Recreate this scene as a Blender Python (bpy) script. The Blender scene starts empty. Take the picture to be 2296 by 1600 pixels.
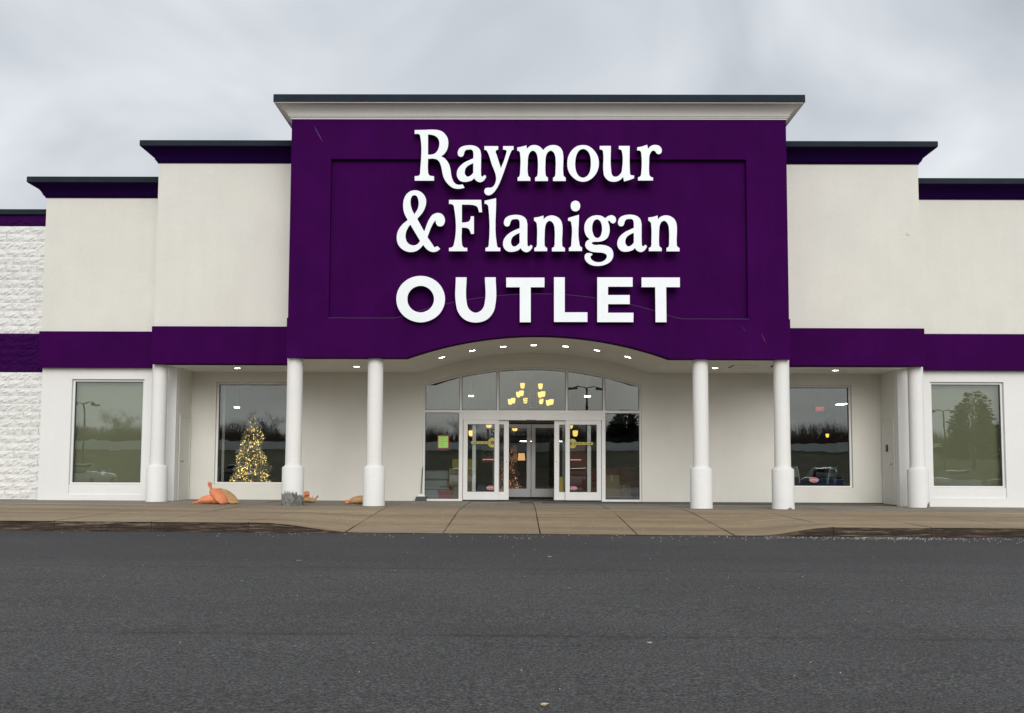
import bpy, math, random
from math import sin, cos, pi, sqrt, radians, atan2
from mathutils import Vector, Matrix, noise
from mathutils.geometry import tessellate_polygon
random.seed(7)
scene = bpy.context.scene
COL = scene.collection

# ---------------------------------------------------------------- camera
cam = bpy.data.cameras.new('camera')
cam.sensor_width = 36.0
cam.lens = 36.0 * 2300.0 / 2296.0
cam.shift_y = (875.0 - 800.0) / 2296.0
cam.clip_end = 3000
cam_ob = bpy.data.objects.new('camera', cam)
COL.objects.link(cam_ob)
CAM_R = Matrix.Rotation(.008, 4, 'Z') @ Matrix.Rotation(pi/2 + math.atan(170/2300.), 4, 'X') @ Matrix.Rotation(.004, 4, 'Z')
cam_ob.matrix_world = Matrix.Translation((-.40, 0, .94)) @ CAM_R
scene.camera = cam_ob

# ---------------------------------------------------------------- sky (overcast)
SUN_EL = radians(25)
world = bpy.data.worlds.new('World')
scene.world = world
world.use_nodes = True
wt = world.node_tree
wt.nodes.clear()
def wn(t, **k):
    n = wt.nodes.new(t)
    for a, v in k.items():
        setattr(n, a, v)
    return n
sky = wn('ShaderNodeTexSky', sky_type='NISHITA', sun_disc=False, sun_elevation=SUN_EL, sun_rotation=pi,
         air_density=1.5, dust_density=4.0)
tc = wn('ShaderNodeTexCoord')
sep = wn('ShaderNodeSeparateXYZ')
wt.links.new(tc.outputs['Generated'], sep.inputs[0])
zz = wn('ShaderNodeMath', operation='ABSOLUTE')
wt.links.new(sep.outputs['Z'], zz.inputs[0])
za = wn('ShaderNodeMath', operation='ADD')
za.inputs[1].default_value = .38
wt.links.new(zz.outputs[0], za.inputs[0])
div = wn('ShaderNodeVectorMath', operation='DIVIDE')
comb = wn('ShaderNodeCombineXYZ')
for i in range(3):
    wt.links.new(za.outputs[0], comb.inputs[i])
wt.links.new(tc.outputs['Generated'], div.inputs[0])
wt.links.new(comb.outputs[0], div.inputs[1])
n1 = wn('ShaderNodeTexNoise')
n1.inputs['Scale'].default_value = 2.1
n1.inputs['Detail'].default_value = 4.5
n1.inputs['Roughness'].default_value = .48
n1.inputs['Distortion'].default_value = .5
wt.links.new(div.outputs[0], n1.inputs['Vector'])
ramp = wn('ShaderNodeValToRGB')
ramp.color_ramp.elements[0].position = .34
ramp.color_ramp.elements[0].color = (.40, .427, .468, 1)
ramp.color_ramp.elements[1].position = .66
ramp.color_ramp.elements[1].color = (.685, .712, .745, 1)
wt.links.new(n1.outputs['Fac'], ramp.inputs[0])
gain = wn('ShaderNodeVectorMath', operation='SCALE')
gain.inputs['Scale'].default_value = 10.0
wt.links.new(ramp.outputs[0], gain.inputs[0])
mixs = wn('ShaderNodeMix', data_type='RGBA')
mixs.inputs['Factor'].default_value = .93
wt.links.new(sky.outputs[0], mixs.inputs['A'])
wt.links.new(gain.outputs[0], mixs.inputs['B'])
bg = wn('ShaderNodeBackground')
bg.inputs['Strength'].default_value = .10
wt.links.new(mixs.outputs['Result'], bg.inputs['Color'])
wo = wn('ShaderNodeOutputWorld')
wt.links.new(bg.outputs[0], wo.inputs[0])

sun = bpy.data.lights.new('sun', 'SUN')
sun.energy = 1.5
sun.angle = radians(38)
sun.color = (1.0, .975, .94)
sun_ob = bpy.data.objects.new('sun', sun)
sun_ob.rotation_euler = (pi/2 - SUN_EL, 0, radians(8))
sun_ob.location = (0, -30, 40)
COL.objects.link(sun_ob)

scene.view_settings.view_transform = 'Standard'
scene.view_settings.look = 'None'
scene.view_settings.exposure = 0.30
scene.view_settings.gamma = 1.0
scene.render.engine = 'CYCLES'
scene.cycles.use_denoising = True
scene.cycles.max_bounces = 8
scene.cycles.transparent_max_bounces = 16

# ---------------------------------------------------------------- materials
MATS = {}
class NT:
    def __init__(s, name):
        s.m = bpy.data.materials.new(name)
        s.m.use_nodes = True
        s.t = s.m.node_tree
        s.b = s.t.nodes['Principled BSDF']
        s.out = s.t.nodes['Material Output']
        MATS[name] = s.m
    def n(s, t, inp=None, **k):
        nd = s.t.nodes.new(t)
        for a, v in k.items():
            setattr(nd, a, v)
        for a, v in (inp or {}).items():
            nd.inputs[a].default_value = v
        return nd
    def l(s, a, b):
        s.t.links.new(a, b)
    def pos(s, scale=(1, 1, 1)):
        g = s.n('ShaderNodeNewGeometry')
        mp = s.n('ShaderNodeMapping')
        mp.inputs['Scale'].default_value = scale
        s.l(g.outputs['Position'], mp.inputs['Vector'])
        return mp.outputs[0]
    def noise(s, scale, detail=4, rough=.55, vec=None, dist=0.):
        nd = s.n('ShaderNodeTexNoise', {'Scale': scale, 'Detail': detail, 'Roughness': rough, 'Distortion': dist})
        s.l(vec or s.pos(), nd.inputs['Vector'])
        return nd.outputs['Fac']
    def ramp(s, fac, *stops):
        r = s.n('ShaderNodeValToRGB')
        e = r.color_ramp.elements
        while len(e) < len(stops):
            e.new(.5)
        for i, (p, c) in enumerate(stops):
            e[i].position = p
            e[i].color = (*c, 1) if len(c) == 3 else c
        s.l(fac, r.inputs[0])
        return r.outputs[0]
    def mix(s, fac, a, b, mode='MIX'):
        m = s.n('ShaderNodeMix', data_type='RGBA', blend_type=mode)
        for sock, v in (('Factor', fac), ('A', a), ('B', b)):
            if hasattr(v, 'links'):
                s.l(v, m.inputs[sock])
            else:
                m.inputs[sock].default_value = v if sock == 'Factor' else (*v, 1)
        return m.outputs['Result']
    def bump(s, h, strength=.3, dist=.01, prev=None):
        b = s.n('ShaderNodeBump', {'Strength': strength, 'Distance': dist})
        s.l(h, b.inputs['Height'])
        if prev:
            s.l(prev, b.inputs['Normal'])
        return b.outputs[0]

def plain(name, col, rough=.6, metal=0., var=.06, scale=6., emit=None, bump=0.):
    t = NT(name)
    v = t.ramp(t.noise(scale), (.3, tuple(c*(1-var) for c in col)), (.7, tuple(min(1, c*(1+var)) for c in col)))
    t.l(v, t.b.inputs['Base Color'])
    t.b.inputs['Roughness'].default_value = rough
    t.b.inputs['Metallic'].default_value = metal
    if bump:
        t.l(t.bump(t.noise(90., 3), bump, .004), t.b.inputs['Normal'])
    if emit:
        t.b.inputs['Emission Color'].default_value = (*emit[0], 1)
        t.b.inputs['Emission Strength'].default_value = emit[1]
    return t.m

def stucco(name, col, var=.05, rough=.85, streak=.02, grain=.22, spec=.25):
    t = NT(name)
    big = t.noise(.9, 5, .6)
    st = t.noise(1.0, 4, .6, t.pos((3.2, 3.2, .22)))
    fine = t.noise(55., 3, .7)
    c = t.ramp(big, (.3, tuple(x*(1-var) for x in col)), (.7, tuple(x*(1+var) for x in col)))
    c = t.mix(1., c, t.ramp(st, (.35, (1-streak,)*3), (.6, (1, 1, 1))), 'MULTIPLY')
    c = t.mix(1., c, t.ramp(fine, (.3, (.93,)*3), (.7, (1.05,)*3)), 'MULTIPLY')
    t.l(c, t.b.inputs['Base Color'])
    t.b.inputs['Roughness'].default_value = rough
    t.b.inputs['Specular IOR Level'].default_value = spec
    nb = t.bump(t.noise(140., 4, .7), grain, .004)
    nb = t.bump(t.noise(1.6, 3), .12, .03, nb)
    t.l(nb, t.b.inputs['Normal'])
    return t.m

stucco('cream_stucco', (.75, .738, .68), var=.035)
stucco('purple_stucco', (.043, .0022, .068), var=.12, streak=.10, rough=.9, spec=.04)
stucco('white_trim', (.72, .71, .68), var=.03, streak=.03)
stucco('purple_trim', (.013, .0015, .038), var=.08, streak=.04, rough=.8, spec=.04)
stucco('purple_block', (.036, .003, .064), var=.1, streak=.08, spec=.06)
stucco('white_block', (.84, .84, .81), var=.05, streak=.04)
stucco('white_paint', (.82, .82, .80), var=.025, streak=.02, grain=.12)
plain('slate_cap', (.018, .027, .035), .7, 0, .12, 3.)
MATS['slate_cap'].node_tree.nodes['Principled BSDF'].inputs['Specular IOR Level'].default_value = .12
plain('aluminium', (.76, .76, .75), .45, .0, .04, 2.)
plain('bare_aluminium', (.36, .36, .36), .4, .5, .06, 2.)
plain('gasket', (.012, .012, .013), .6)
plain('seam_dark', (.03, .028, .026), .9)
plain('letter_white', (.74, .775, .80), .35, 0, .03, 2.5, ((.90, .96, 1.), .10))
plain('letter_return', (.018, .017, .02), .5)
plain('downlight_lens', (.9, .88, .8), .5, 0, 0, 3., ((1., .94, .83), 22.))
plain('door_paint', (.70, .70, .655), .55, 0, .03)
plain('black_plastic', (.014, .014, .016), .4)
plain('dark_grey', (.06, .06, .062), .6)
plain('interior_wall', (.55, .54, .50), .8)
plain('interior_dark', (.10, .105, .11), .8)
plain('carpet', (.10, .09, .08), .95)
plain('strip_light', (.9, .9, .9), .5, 0, 0, 3., ((1., .97, .90), 16.))
plain('red_paint', (.42, .03, .03), .5)
plain('exit_red', (.5, .03, .04), .5, 0, 0, 3., ((1., .07, .10), .9))
plain('yellow_plastic', (.70, .52, .02), .45)
plain('sticker_yellow', (.50, .44, .10), .6)
plain('sticker_brown', (.16, .12, .04), .6)
plain('sticker_red', (.42, .035, .075), .6)
plain('print_black', (.015, .015, .016), .6)
plain('print_white', (.75, .73, .72), .6)
plain('notice_green', (.42, .78, .18), .7)
plain('cardboard', (.36, .24, .13), .85)
plain('cardboard_pale', (.52, .40, .22), .85)
plain('mattress_white', (.62, .63, .66), .8)
plain('sofa_brown', (.12, .085, .06), .9)
plain('sofa_rust', (.34, .09, .06), .9)
plain('chair_dark', (.03, .035, .045), .5)
plain('broom_green', (.02, .14, .07), .4)
plain('bristle_grey', (.075, .085, .085), .9)
plain('lamp_orange', (.8, .5, .25), .6, 0, 0, 3., ((1., .52, .20), .85))
plain('shade_glass', (.9, .62, .2), .4, 0, 0, 3., ((1., .64, .13), 1.7))
plain('bronze', (.08, .06, .045), .4, .6)
plain('blue_tarp', (.03, .04, .22), .6)
plain('tree_light', (.9, .7, .3), .5, 0, 0, 3., ((1., .66, .20), 4.5))
plain('tree_light_pink', (.9, .5, .4), .5, 0, 0, 3., ((1., .40, .22), 2.0))
plain('bark', (.075, .062, .05), .95)
plain('twig', (.10, .072, .05), .95)
plain('embankment_grass', (.10, .088, .05), .95, 0, .3, .6)
plain('concrete_pale', (.66, .66, .64), .9)
plain('tyre', (.018, .018, .018), .9)
plain('car_glass', (.015, .018, .02), .05)
plain('car_chrome', (.5, .5, .5), .25, .9)
for nm, c in (('car_white', (.65, .66, .66)), ('car_black', (.02, .02, .022)), ('car_red', (.25, .02, .02)),
              ('car_silver', (.38, .39, .40)), ('car_blue', (.03, .06, .13))):
    plain(nm, c, .2, 0, .01)
plain('litter_white', (.72, .71, .66), .7)
plain('leaf_tan', (.62, .52, .33), .7)
plain('salt', (.70, .70, .70), .7)
plain('purple_highlight', (.075, .022, .11), .7, 0, .1)  # lighter purple standing in for light caught on the band's top edge
plain('tie_dark', (.10, .02, .015), .7)

def leafy(name, a, b):
    t = NT(name)
    g = t.n('ShaderNodeNewGeometry')
    t.l(t.ramp(g.outputs['Random Per Island'], (0., a), (1., b)), t.b.inputs['Base Color'])
    t.b.inputs['Roughness'].default_value = .7
    return t.m
leafy('fir_needles', (.16, .17, .12), (.75, .73, .66))
leafy('evergreen_needles', (.012, .026, .014), (.035, .055, .028))

# glass: partly mirrors the bright sky, partly lets the room through
def glass(name, refl, tint, wob=.05):
    t = NT(name)
    t.t.nodes.remove(t.b)
    tr = t.n('ShaderNodeBsdfTransparent', {'Color': (*tint, 1)})
    gl = t.n('ShaderNodeBsdfGlossy', {'Color': (.93, 1, .99, 1), 'Roughness': .0})
    nb = t.bump(t.noise(1.15, 2, .5, t.pos((1., 1., 1.3))), wob, .05)
    t.l(nb, gl.inputs['Normal'])
    lw = t.n('ShaderNodeFresnel', {'IOR': 1.5})
    sc = t.n('ShaderNodeMath', {1: refl - .04}, operation='ADD')
    t.l(lw.outputs[0], sc.inputs[0])
    mx = t.n('ShaderNodeMixShader')
    t.l(sc.outputs[0], mx.inputs[0])
    t.l(tr.outputs[0], mx.inputs[1])
    t.l(gl.outputs[0], mx.inputs[2])
    t.l(mx.outputs[0], t.out.inputs['Surface'])
    return t.m
glass('window_glass', .15, (.86, .89, .88), .016)
glass('door_glass', .075, (.88, .90, .89), .02)

# film on the inside of the wing windows
t = NT('olive_film')
z = t.n('ShaderNodeSeparateXYZ')
t.l(t.pos(), z.inputs[0])
t.l(t.mix(t.noise(.7, 3), (.32, .295, .175), (.41, .385, .25)), t.b.inputs['Base Color'])
t.b.inputs['Roughness'].default_value = .8

# asphalt
t = NT('asphalt')
fine = t.noise(48., 3, .85)
mid = t.noise(14., 4, .8)
big = t.noise(.35, 4, .6)
stre = t.noise(1.2, 4, .6, t.pos((.10, .9, 1)))
c = t.ramp(fine, (.34, (.019, .0186, .0186)), (.5, (.077, .0755, .0752)), (.68, (.20, .196, .194)))
c = t.mix(1., c, t.ramp(mid, (.3, (.70,)*3), (.7, (1.28,)*3)), 'MULTIPLY')
c = t.mix(1., c, t.ramp(big, (.3, (.86,)*3), (.7, (1.13,)*3)), 'MULTIPLY')
c = t.mix(1., c, t.ramp(stre, (.3, (.90,)*3), (.7, (1.08,)*3)), 'MULTIPLY')
# paving seams running along the store
sp = t.n('ShaderNodeSeparateXYZ')
t.l(t.pos(), sp.inputs[0])
wav = t.n('ShaderNodeTexNoise', {'Scale': .8, 'Detail': 3})
t.l(t.pos(), wav.inputs['Vector'])
brk = t.noise(1.7, 5, .7)
for y0, wd, dk in ((14.95, .02, .5), (12.2, .05, .62), (7.85, .05, .55)):
    a = t.n('ShaderNodeMath', {1: -y0 - .05}, operation='ADD')
    t.l(sp.outputs['Y'], a.inputs[0])
    b = t.n('ShaderNodeMath', {1: .10, 2: 0.}, operation='MULTIPLY_ADD')
    t.l(wav.outputs['Fac'], b.inputs[0])
    t.l(a.outputs[0], b.inputs[2])
    d = t.n('ShaderNodeMath', operation='ABSOLUTE')
    t.l(b.outputs[0], d.inputs[0])
    line = t.mix(1., c, t.ramp(d.outputs[0], (0., (dk,)*3), (wd*.5, (dk + .15,)*3), (wd*1.8, (1, 1, 1))), 'MULTIPLY')
    c = t.mix(t.ramp(brk, (.36, (.15,)*3), (.6, (1, 1, 1))), c, line)
# darker fresh strip next to the kerb
mr = t.n('ShaderNodeMapRange', {'From Min': 11.6, 'From Max': 13.4})
t.l(sp.outputs['Y'], mr.inputs['Value'])
sm = t.mix(.38, c, (.066, .065, .066))
sm = t.mix(1., sm, (.88, .88, .89), 'MULTIPLY')
c = t.mix(mr.outputs['Result'], c, sm)
t.l(c, t.b.inputs['Base Color'])
t.b.inputs['Roughness'].default_value = .86
t.b.inputs['Specular IOR Level'].default_value = .3
nb = t.bump(t.noise(95., 4, .8), .85, .012)
nb = t.bump(t.noise(26., 3, .7), .35, .02, nb)
t.l(nb, t.b.inputs['Normal'])

# pavement concrete, tan with horizontal dirty streaks, greyer near the wall
t = NT('concrete_tan')
g = t.noise(1.0, 6, .62, t.pos((.16, 1.5, 1.)), .4)
c = t.ramp(g, (.28, (.21, .15, .088)), (.5, (.325, .245, .150)), (.74, (.43, .345, .23)))
c = t.mix(1., c, t.ramp(t.noise(70., 3, .7), (.3, (.82,)*3), (.7, (1.14,)*3)), 'MULTIPLY')
c = t.mix(1., c, t.ramp(t.noise(3.5, 5, .7), (.35, (.86,)*3), (.65, (1.06,)*3)), 'MULTIPLY')
c = t.mix(t.ramp(t.noise(2.6, 6, .75, t.pos((.6, 2.6, 1.))), (.66, (0, 0, 0)), (.74, (.5,)*3)), c, (.40, .36, .29))
oi = t.n('ShaderNodeObjectInfo')
c = t.mix(1., c, t.ramp(oi.outputs['Random'], (0., (.93, .93, .95)), (1., (1.07, 1.06, 1.03))), 'MULTIPLY')
t.l(c, t.b.inputs['Base Color'])
t.b.inputs['Roughness'].default_value = .85
t.l(t.bump(t.noise(60., 4, .7), .3, .006), t.b.inputs['Normal'])
t = NT('concrete_grey')
g = t.noise(1.0, 6, .65, t.pos((.3, 1.6, 1.)), .4)
c = t.ramp(g, (.3, (.17, .145, .11)), (.55, (.27, .235, .185)), (.74, (.42, .38, .31)))
c = t.mix(1., c, t.ramp(t.noise(40., 4, .7), (.3, (.8,)*3), (.7, (1.16,)*3)), 'MULTIPLY')
t.l(c, t.b.inputs['Base Color'])
t.b.inputs['Roughness'].default_value = .9
t.l(t.bump(t.noise(60., 4, .7), .35, .006), t.b.inputs['Normal'])

# kerb: black tyre scuffs and brown grime over worn stone
t = NT('kerb_stone')
a = t.noise(1., 6, .7, t.pos((2.0, 7., 34.)), .5)
c = t.ramp(a, (.36, (.012, .009, .0065)), (.48, (.034, .023, .015)), (.56, (.085, .058, .037)), (.70, (.26, .21, .15)))
c = t.mix(t.ramp(t.noise(.9, 3), (.45, (0, 0, 0)), (.7, (.4,)*3)), c, (.034, .022, .013))
t.l(c, t.b.inputs['Base Color'])
t.b.inputs['Roughness'].default_value = .9
t.l(t.bump(t.noise(30., 5, .75), .6, .015), t.b.inputs['Normal'])

# split-face relief
for nm in ('white_block', 'purple_block'):
    m = MATS[nm]; nt = m.node_tree
    b = [n for n in nt.nodes if n.type == 'BUMP'][0]
    b.inputs['Strength'].default_value = .8
    b.inputs['Distance'].default_value = .022
    [n for n in nt.nodes if n.type == 'TEX_NOISE' and abs(n.inputs['Scale'].default_value - 140) < 1][0].inputs['Scale'].default_value = 34.

# painted column foot: chipped to dark bare concrete where it was knocked
def chipped(name, x, ctr_z, wid, hgt):
    t = NT(name)
    s = t.n('ShaderNodeSeparateXYZ')
    t.l(t.pos(), s.inputs[0])
    dx = t.n('ShaderNodeMath', {1: -x}, operation='ADD'); t.l(s.outputs['X'], dx.inputs[0])
    ax = t.n('ShaderNodeMath', {1: 1/wid}, operation='MULTIPLY'); t.l(dx.outputs[0], ax.inputs[0])
    px = t.n('ShaderNodeMath', {1: 2.}, operation='POWER'); 
    ab = t.n('ShaderNodeMath', operation='ABSOLUTE'); t.l(ax.outputs[0], ab.inputs[0]); t.l(ab.outputs[0], px.inputs[0])
    zm = t.n('ShaderNodeMath', {1: 1/hgt, 2: -ctr_z/hgt}, operation='MULTIPLY_ADD'); t.l(s.outputs['Z'], zm.inputs[0])
    ad = t.n('ShaderNodeMath', operation='ADD'); t.l(px.outputs[0], ad.inputs[0]); t.l(zm.outputs[0], ad.inputs[1])
    nz = t.n('ShaderNodeMath', {1: 2.0, 2: -1.0}, operation='MULTIPLY_ADD'); t.l(t.noise(13., 7, .8, t.pos((1.6, 1.6, .45))), nz.inputs[0])
    tot = t.n('ShaderNodeMath', operation='ADD'); t.l(ad.outputs[0], tot.inputs[0]); t.l(nz.outputs[0], tot.inputs[1])
    msk = t.ramp(tot.outputs[0], (.78, (1, 1, 1)), (.84, (0, 0, 0)))
    conc = t.ramp(t.noise(4.5, 5, .6, None, 1.6), (.34, (.05, .05, .046)), (.46, (.13, .13, .12)), (.58, (.24, .24, .225)), (.70, (.07, .07, .064)))
    wh = t.ramp(t.noise(2., 4), (.3, (.75, .755, .735)), (.7, (.80, .805, .785)))
    t.l(t.mix(msk, wh, conc), t.b.inputs['Base Color'])
    t.b.inputs['Roughness'].default_value = .85
    nb = t.bump(msk, .6, -.012)
    t.l(t.bump(t.noise(60., 4), .2, .006, nb), t.b.inputs['Normal'])

# sandbag cloth
def cloth(name, a, b, patch):
    t = NT(name)
    c = t.ramp(t.noise(7., 5, .6), (.32, a), (.66, b))
    c = t.mix(t.ramp(t.noise(3.2, 4), (.55, (0, 0, 0)), (.7, (.6,)*3)), c, patch)
    t.l(c, t.b.inputs['Base Color'])
    t.b.inputs['Roughness'].default_value = .65
    wv = t.n('ShaderNodeTexVoronoi', {'Scale': 260.})
    t.l(t.pos(), wv.inputs['Vector'])
    nb = t.bump(wv.outputs['Distance'], .25, .003)
    nb = t.bump(t.noise(15., 3, .5, None, 2.6), .8, .035, nb)
    t.l(nb, t.b.inputs['Normal'])
cloth('sandbag_orange', (.78, .23, .095), (.90, .34, .16), (.80, .35, .17))
cloth('sandbag_tan', (.50, .27, .11), (.68, .42, .20), (.76, .46, .30))

# ---------------------------------------------------------------- mesh helpers
class MB:
    def __init__(s):
        s.v, s.f = [], []
    def add(s, vs, fs):
        o = len(s.v)
        s.v += [tuple(v) for v in vs]
        s.f += [tuple(i + o for i in f) for f in fs]
        return s
    def box(s, x0, x1, y0, y1, z0, z1):
        v = [(x, y, z) for z in (z0, z1) for y in (y0, y1) for x in (x0, x1)]
        return s.add(v, [(0, 2, 3, 1), (4, 5, 7, 6), (0, 1, 5, 4), (2, 6, 7, 3), (0, 4, 6, 2), (1, 3, 7, 5)])
    def poly(s, loops, y0, y1, caps=(1, 1), sides=1):
        """extrude polygons given in the x,z plane from y0 (front) to y1"""
        flat = [p for l in loops for p in l]
        n = len(flat)
        v = [(p[0], y0, p[1]) for p in flat] + [(p[0], y1, p[1]) for p in flat]
        tri = tessellate_polygon([[Vector((p[0], p[1], 0)) for p in l] for l in loops])
        f = []
        if caps[0]:
            f += [tuple(t) for t in tri]
        if caps[1]:
            f += [tuple(i + n for i in reversed(t)) for t in tri]
        if sides:
            o = 0
            for l in loops:
                m = len(l)
                f += [(o + i, o + (i+1) % m, n + o + (i+1) % m, n + o + i) for i in range(m)]
                o += m
        return s.add(v, f)
    def lathe(s, prof, c=(0, 0, 0), n=32, ax=None):
        v, f = [], []
        for r, z in prof:
            for k in range(n):
                a = 2*pi*k/n
                v.append((c[0] + r*cos(a), c[1] + r*sin(a), c[2] + z))
        for i in range(len(prof)-1):
            for k in range(n):
                f.append((i*n + k, i*n + (k+1) % n, (i+1)*n + (k+1) % n, (i+1)*n + k))
        f.append(tuple(range(n-1, -1, -1)))
        f.append(tuple((len(prof)-1)*n + k for k in range(n)))
        return s.add(v, f)
    def tube(s, pts, r, n=6):
        pts = [Vector(p) for p in pts]
        rs = r if isinstance(r, (list, tuple)) else [r]*len(pts)
        v, f = [], []
        for i, p in enumerate(pts):
            d = (pts[min(i+1, len(pts)-1)] - pts[max(i-1, 0)]).normalized()
            a = d.orthogonal().normalized(); b = d.cross(a)
            for k in range(n):
                q = p + (a*cos(2*pi*k/n) + b*sin(2*pi*k/n))*rs[i]
                v.append(tuple(q))
        for i in range(len(pts)-1):
            for k in range(n):
                f.append((i*n + k, i*n + (k+1) % n, (i+1)*n + (k+1) % n, (i+1)*n + k))
        f += [tuple(range(n-1, -1, -1)), tuple((len(pts)-1)*n + k for k in range(n))]
        return s.add(v, f)
    def sweep(s, prof, path, closed_ends=True):
        """mitred sweep of (outset, z) profile along a plan path, outset to the right of travel"""
        P = [Vector(p) for p in path]
        offs = []
        for i in range(len(P)):
            ns = []
            if i > 0:
                d = (P[i]-P[i-1]).normalized(); ns.append(Vector((d.y, -d.x)))
            if i < len(P)-1:
                d = (P[i+1]-P[i]).normalized(); ns.append(Vector((d.y, -d.x)))
            m = sum(ns, Vector((0, 0)))
            m = m / m.length_squared * len(ns) if len(ns) > 1 else m
            if len(ns) > 1:
                m = (ns[0]+ns[1]) / (1 + ns[0].dot(ns[1]))
            offs.append(m)
        n = len(prof)
        v = [(P[i].x + offs[i].x*p, P[i].y + offs[i].y*p, z) for i in range(len(P)) for p, z in prof]
        f = [(i*n + j, (i+1)*n + j, (i+1)*n + (j+1) % n, i*n + (j+1) % n) for i in range(len(P)-1) for j in range(n)]
        f += [tuple(range(n-1, -1, -1)), tuple((len(P)-1)*n + j for j in range(n))]
        return s.add(v, f)
    def mesh(s, name, mat):
        me = bpy.data.meshes.new(name)
        me.from_pydata(s.v, [], s.f)
        me.validate()
        me.materials.append(MATS[mat])
        return me
    def build(s, name, mat, parent=None, smooth=False, bevel=0.):
        me = s.mesh(name, mat)
        o = bpy.data.objects.new(name, me)
        COL.objects.link(o)
        fix_normals(me)
        if smooth:
            shade(me, smooth)
        if parent is not None:
            adopt(o, parent)
        if bevel:
            b = o.modifiers.new('bevel', 'BEVEL')
            b.width = bevel; b.segments = 2; b.limit_method = 'ANGLE'; b.angle_limit = radians(40)
        return o
import bmesh
def fix_normals(me):
    bm = bmesh.new(); bm.from_mesh(me)
    bmesh.ops.recalc_face_normals(bm, faces=bm.faces)
    bm.to_mesh(me); bm.free()
def shade(me, ang):
    me.shade_smooth()
    if ang is not True:
        me.set_sharp_from_angle(angle=radians(ang))
def adopt(o, parent):
    o.parent = parent
    w = parent.matrix_basis.copy()
    q = parent.parent
    while q is not None:
        w = q.matrix_basis @ parent.matrix_parent_inverse @ w
        parent, q = q, q.parent
    o.matrix_parent_inverse = w.inverted()
def empty(name, loc):
    o = bpy.data.objects.new(name, None)
    o.location = loc; o.empty_display_size = .2
    COL.objects.link(o)
    return o
def tag(o, label=None, cat=None, group=None, kind=None):
    for k, v in (('label', label), ('category', cat), ('group', group), ('kind', kind)):
        if v:
            o[k] = v
    return o
def thing(name, loc, label, cat, group=None):
    return tag(empty(name, loc), label, cat, group)
def arc_pts(x0, x1, z0, rise, n=36):
    h = (x1-x0)/2; cx = (x0+x1)/2
    R = (h*h + rise*rise)/(2*rise)
    a = math.asin(h/R)
    return [(cx + R*sin(-a + 2*a*k/n), z0 + rise - R + R*cos(-a + 2*a*k/n)) for k in range(n+1)]
def rect(x0, x1, z0, z1):
    return [(x0, z0), (x1, z0), (x1, z1), (x0, z1)]
def text_mesh(body, size, width=None):
    cu = bpy.data.curves.new('text', 'FONT')
    cu.body = body; cu.size = size; cu.align_x = 'CENTER'; cu.align_y = 'CENTER'
    cu.offset = size*.012
    ob = bpy.data.objects.new('text', cu)
    COL.objects.link(ob)
    dg = bpy.context.evaluated_depsgraph_get(); dg.update()
    me = bpy.data.meshes.new_from_object(ob.evaluated_get(dg))
    COL.objects.unlink(ob); bpy.data.objects.remove(ob)
    v = [tuple(p.co) for p in me.vertices]; f = [tuple(p.vertices) for p in me.polygons]
    bpy.data.meshes.remove(me)
    if width and v:
        w = max(p[0] for p in v) - min(p[0] for p in v)
        v = [(p[0]*width/w, p[1], 0) for p in v]
    return v, f
def lettering(body, size, cx, cz, y, mat, parent, name='lettering', width=None):
    v, f = text_mesh(body, size, width)
    return MB().add([(p[0]+cx, y, p[1]+cz) for p in v], f).build(name, mat, parent)
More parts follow.
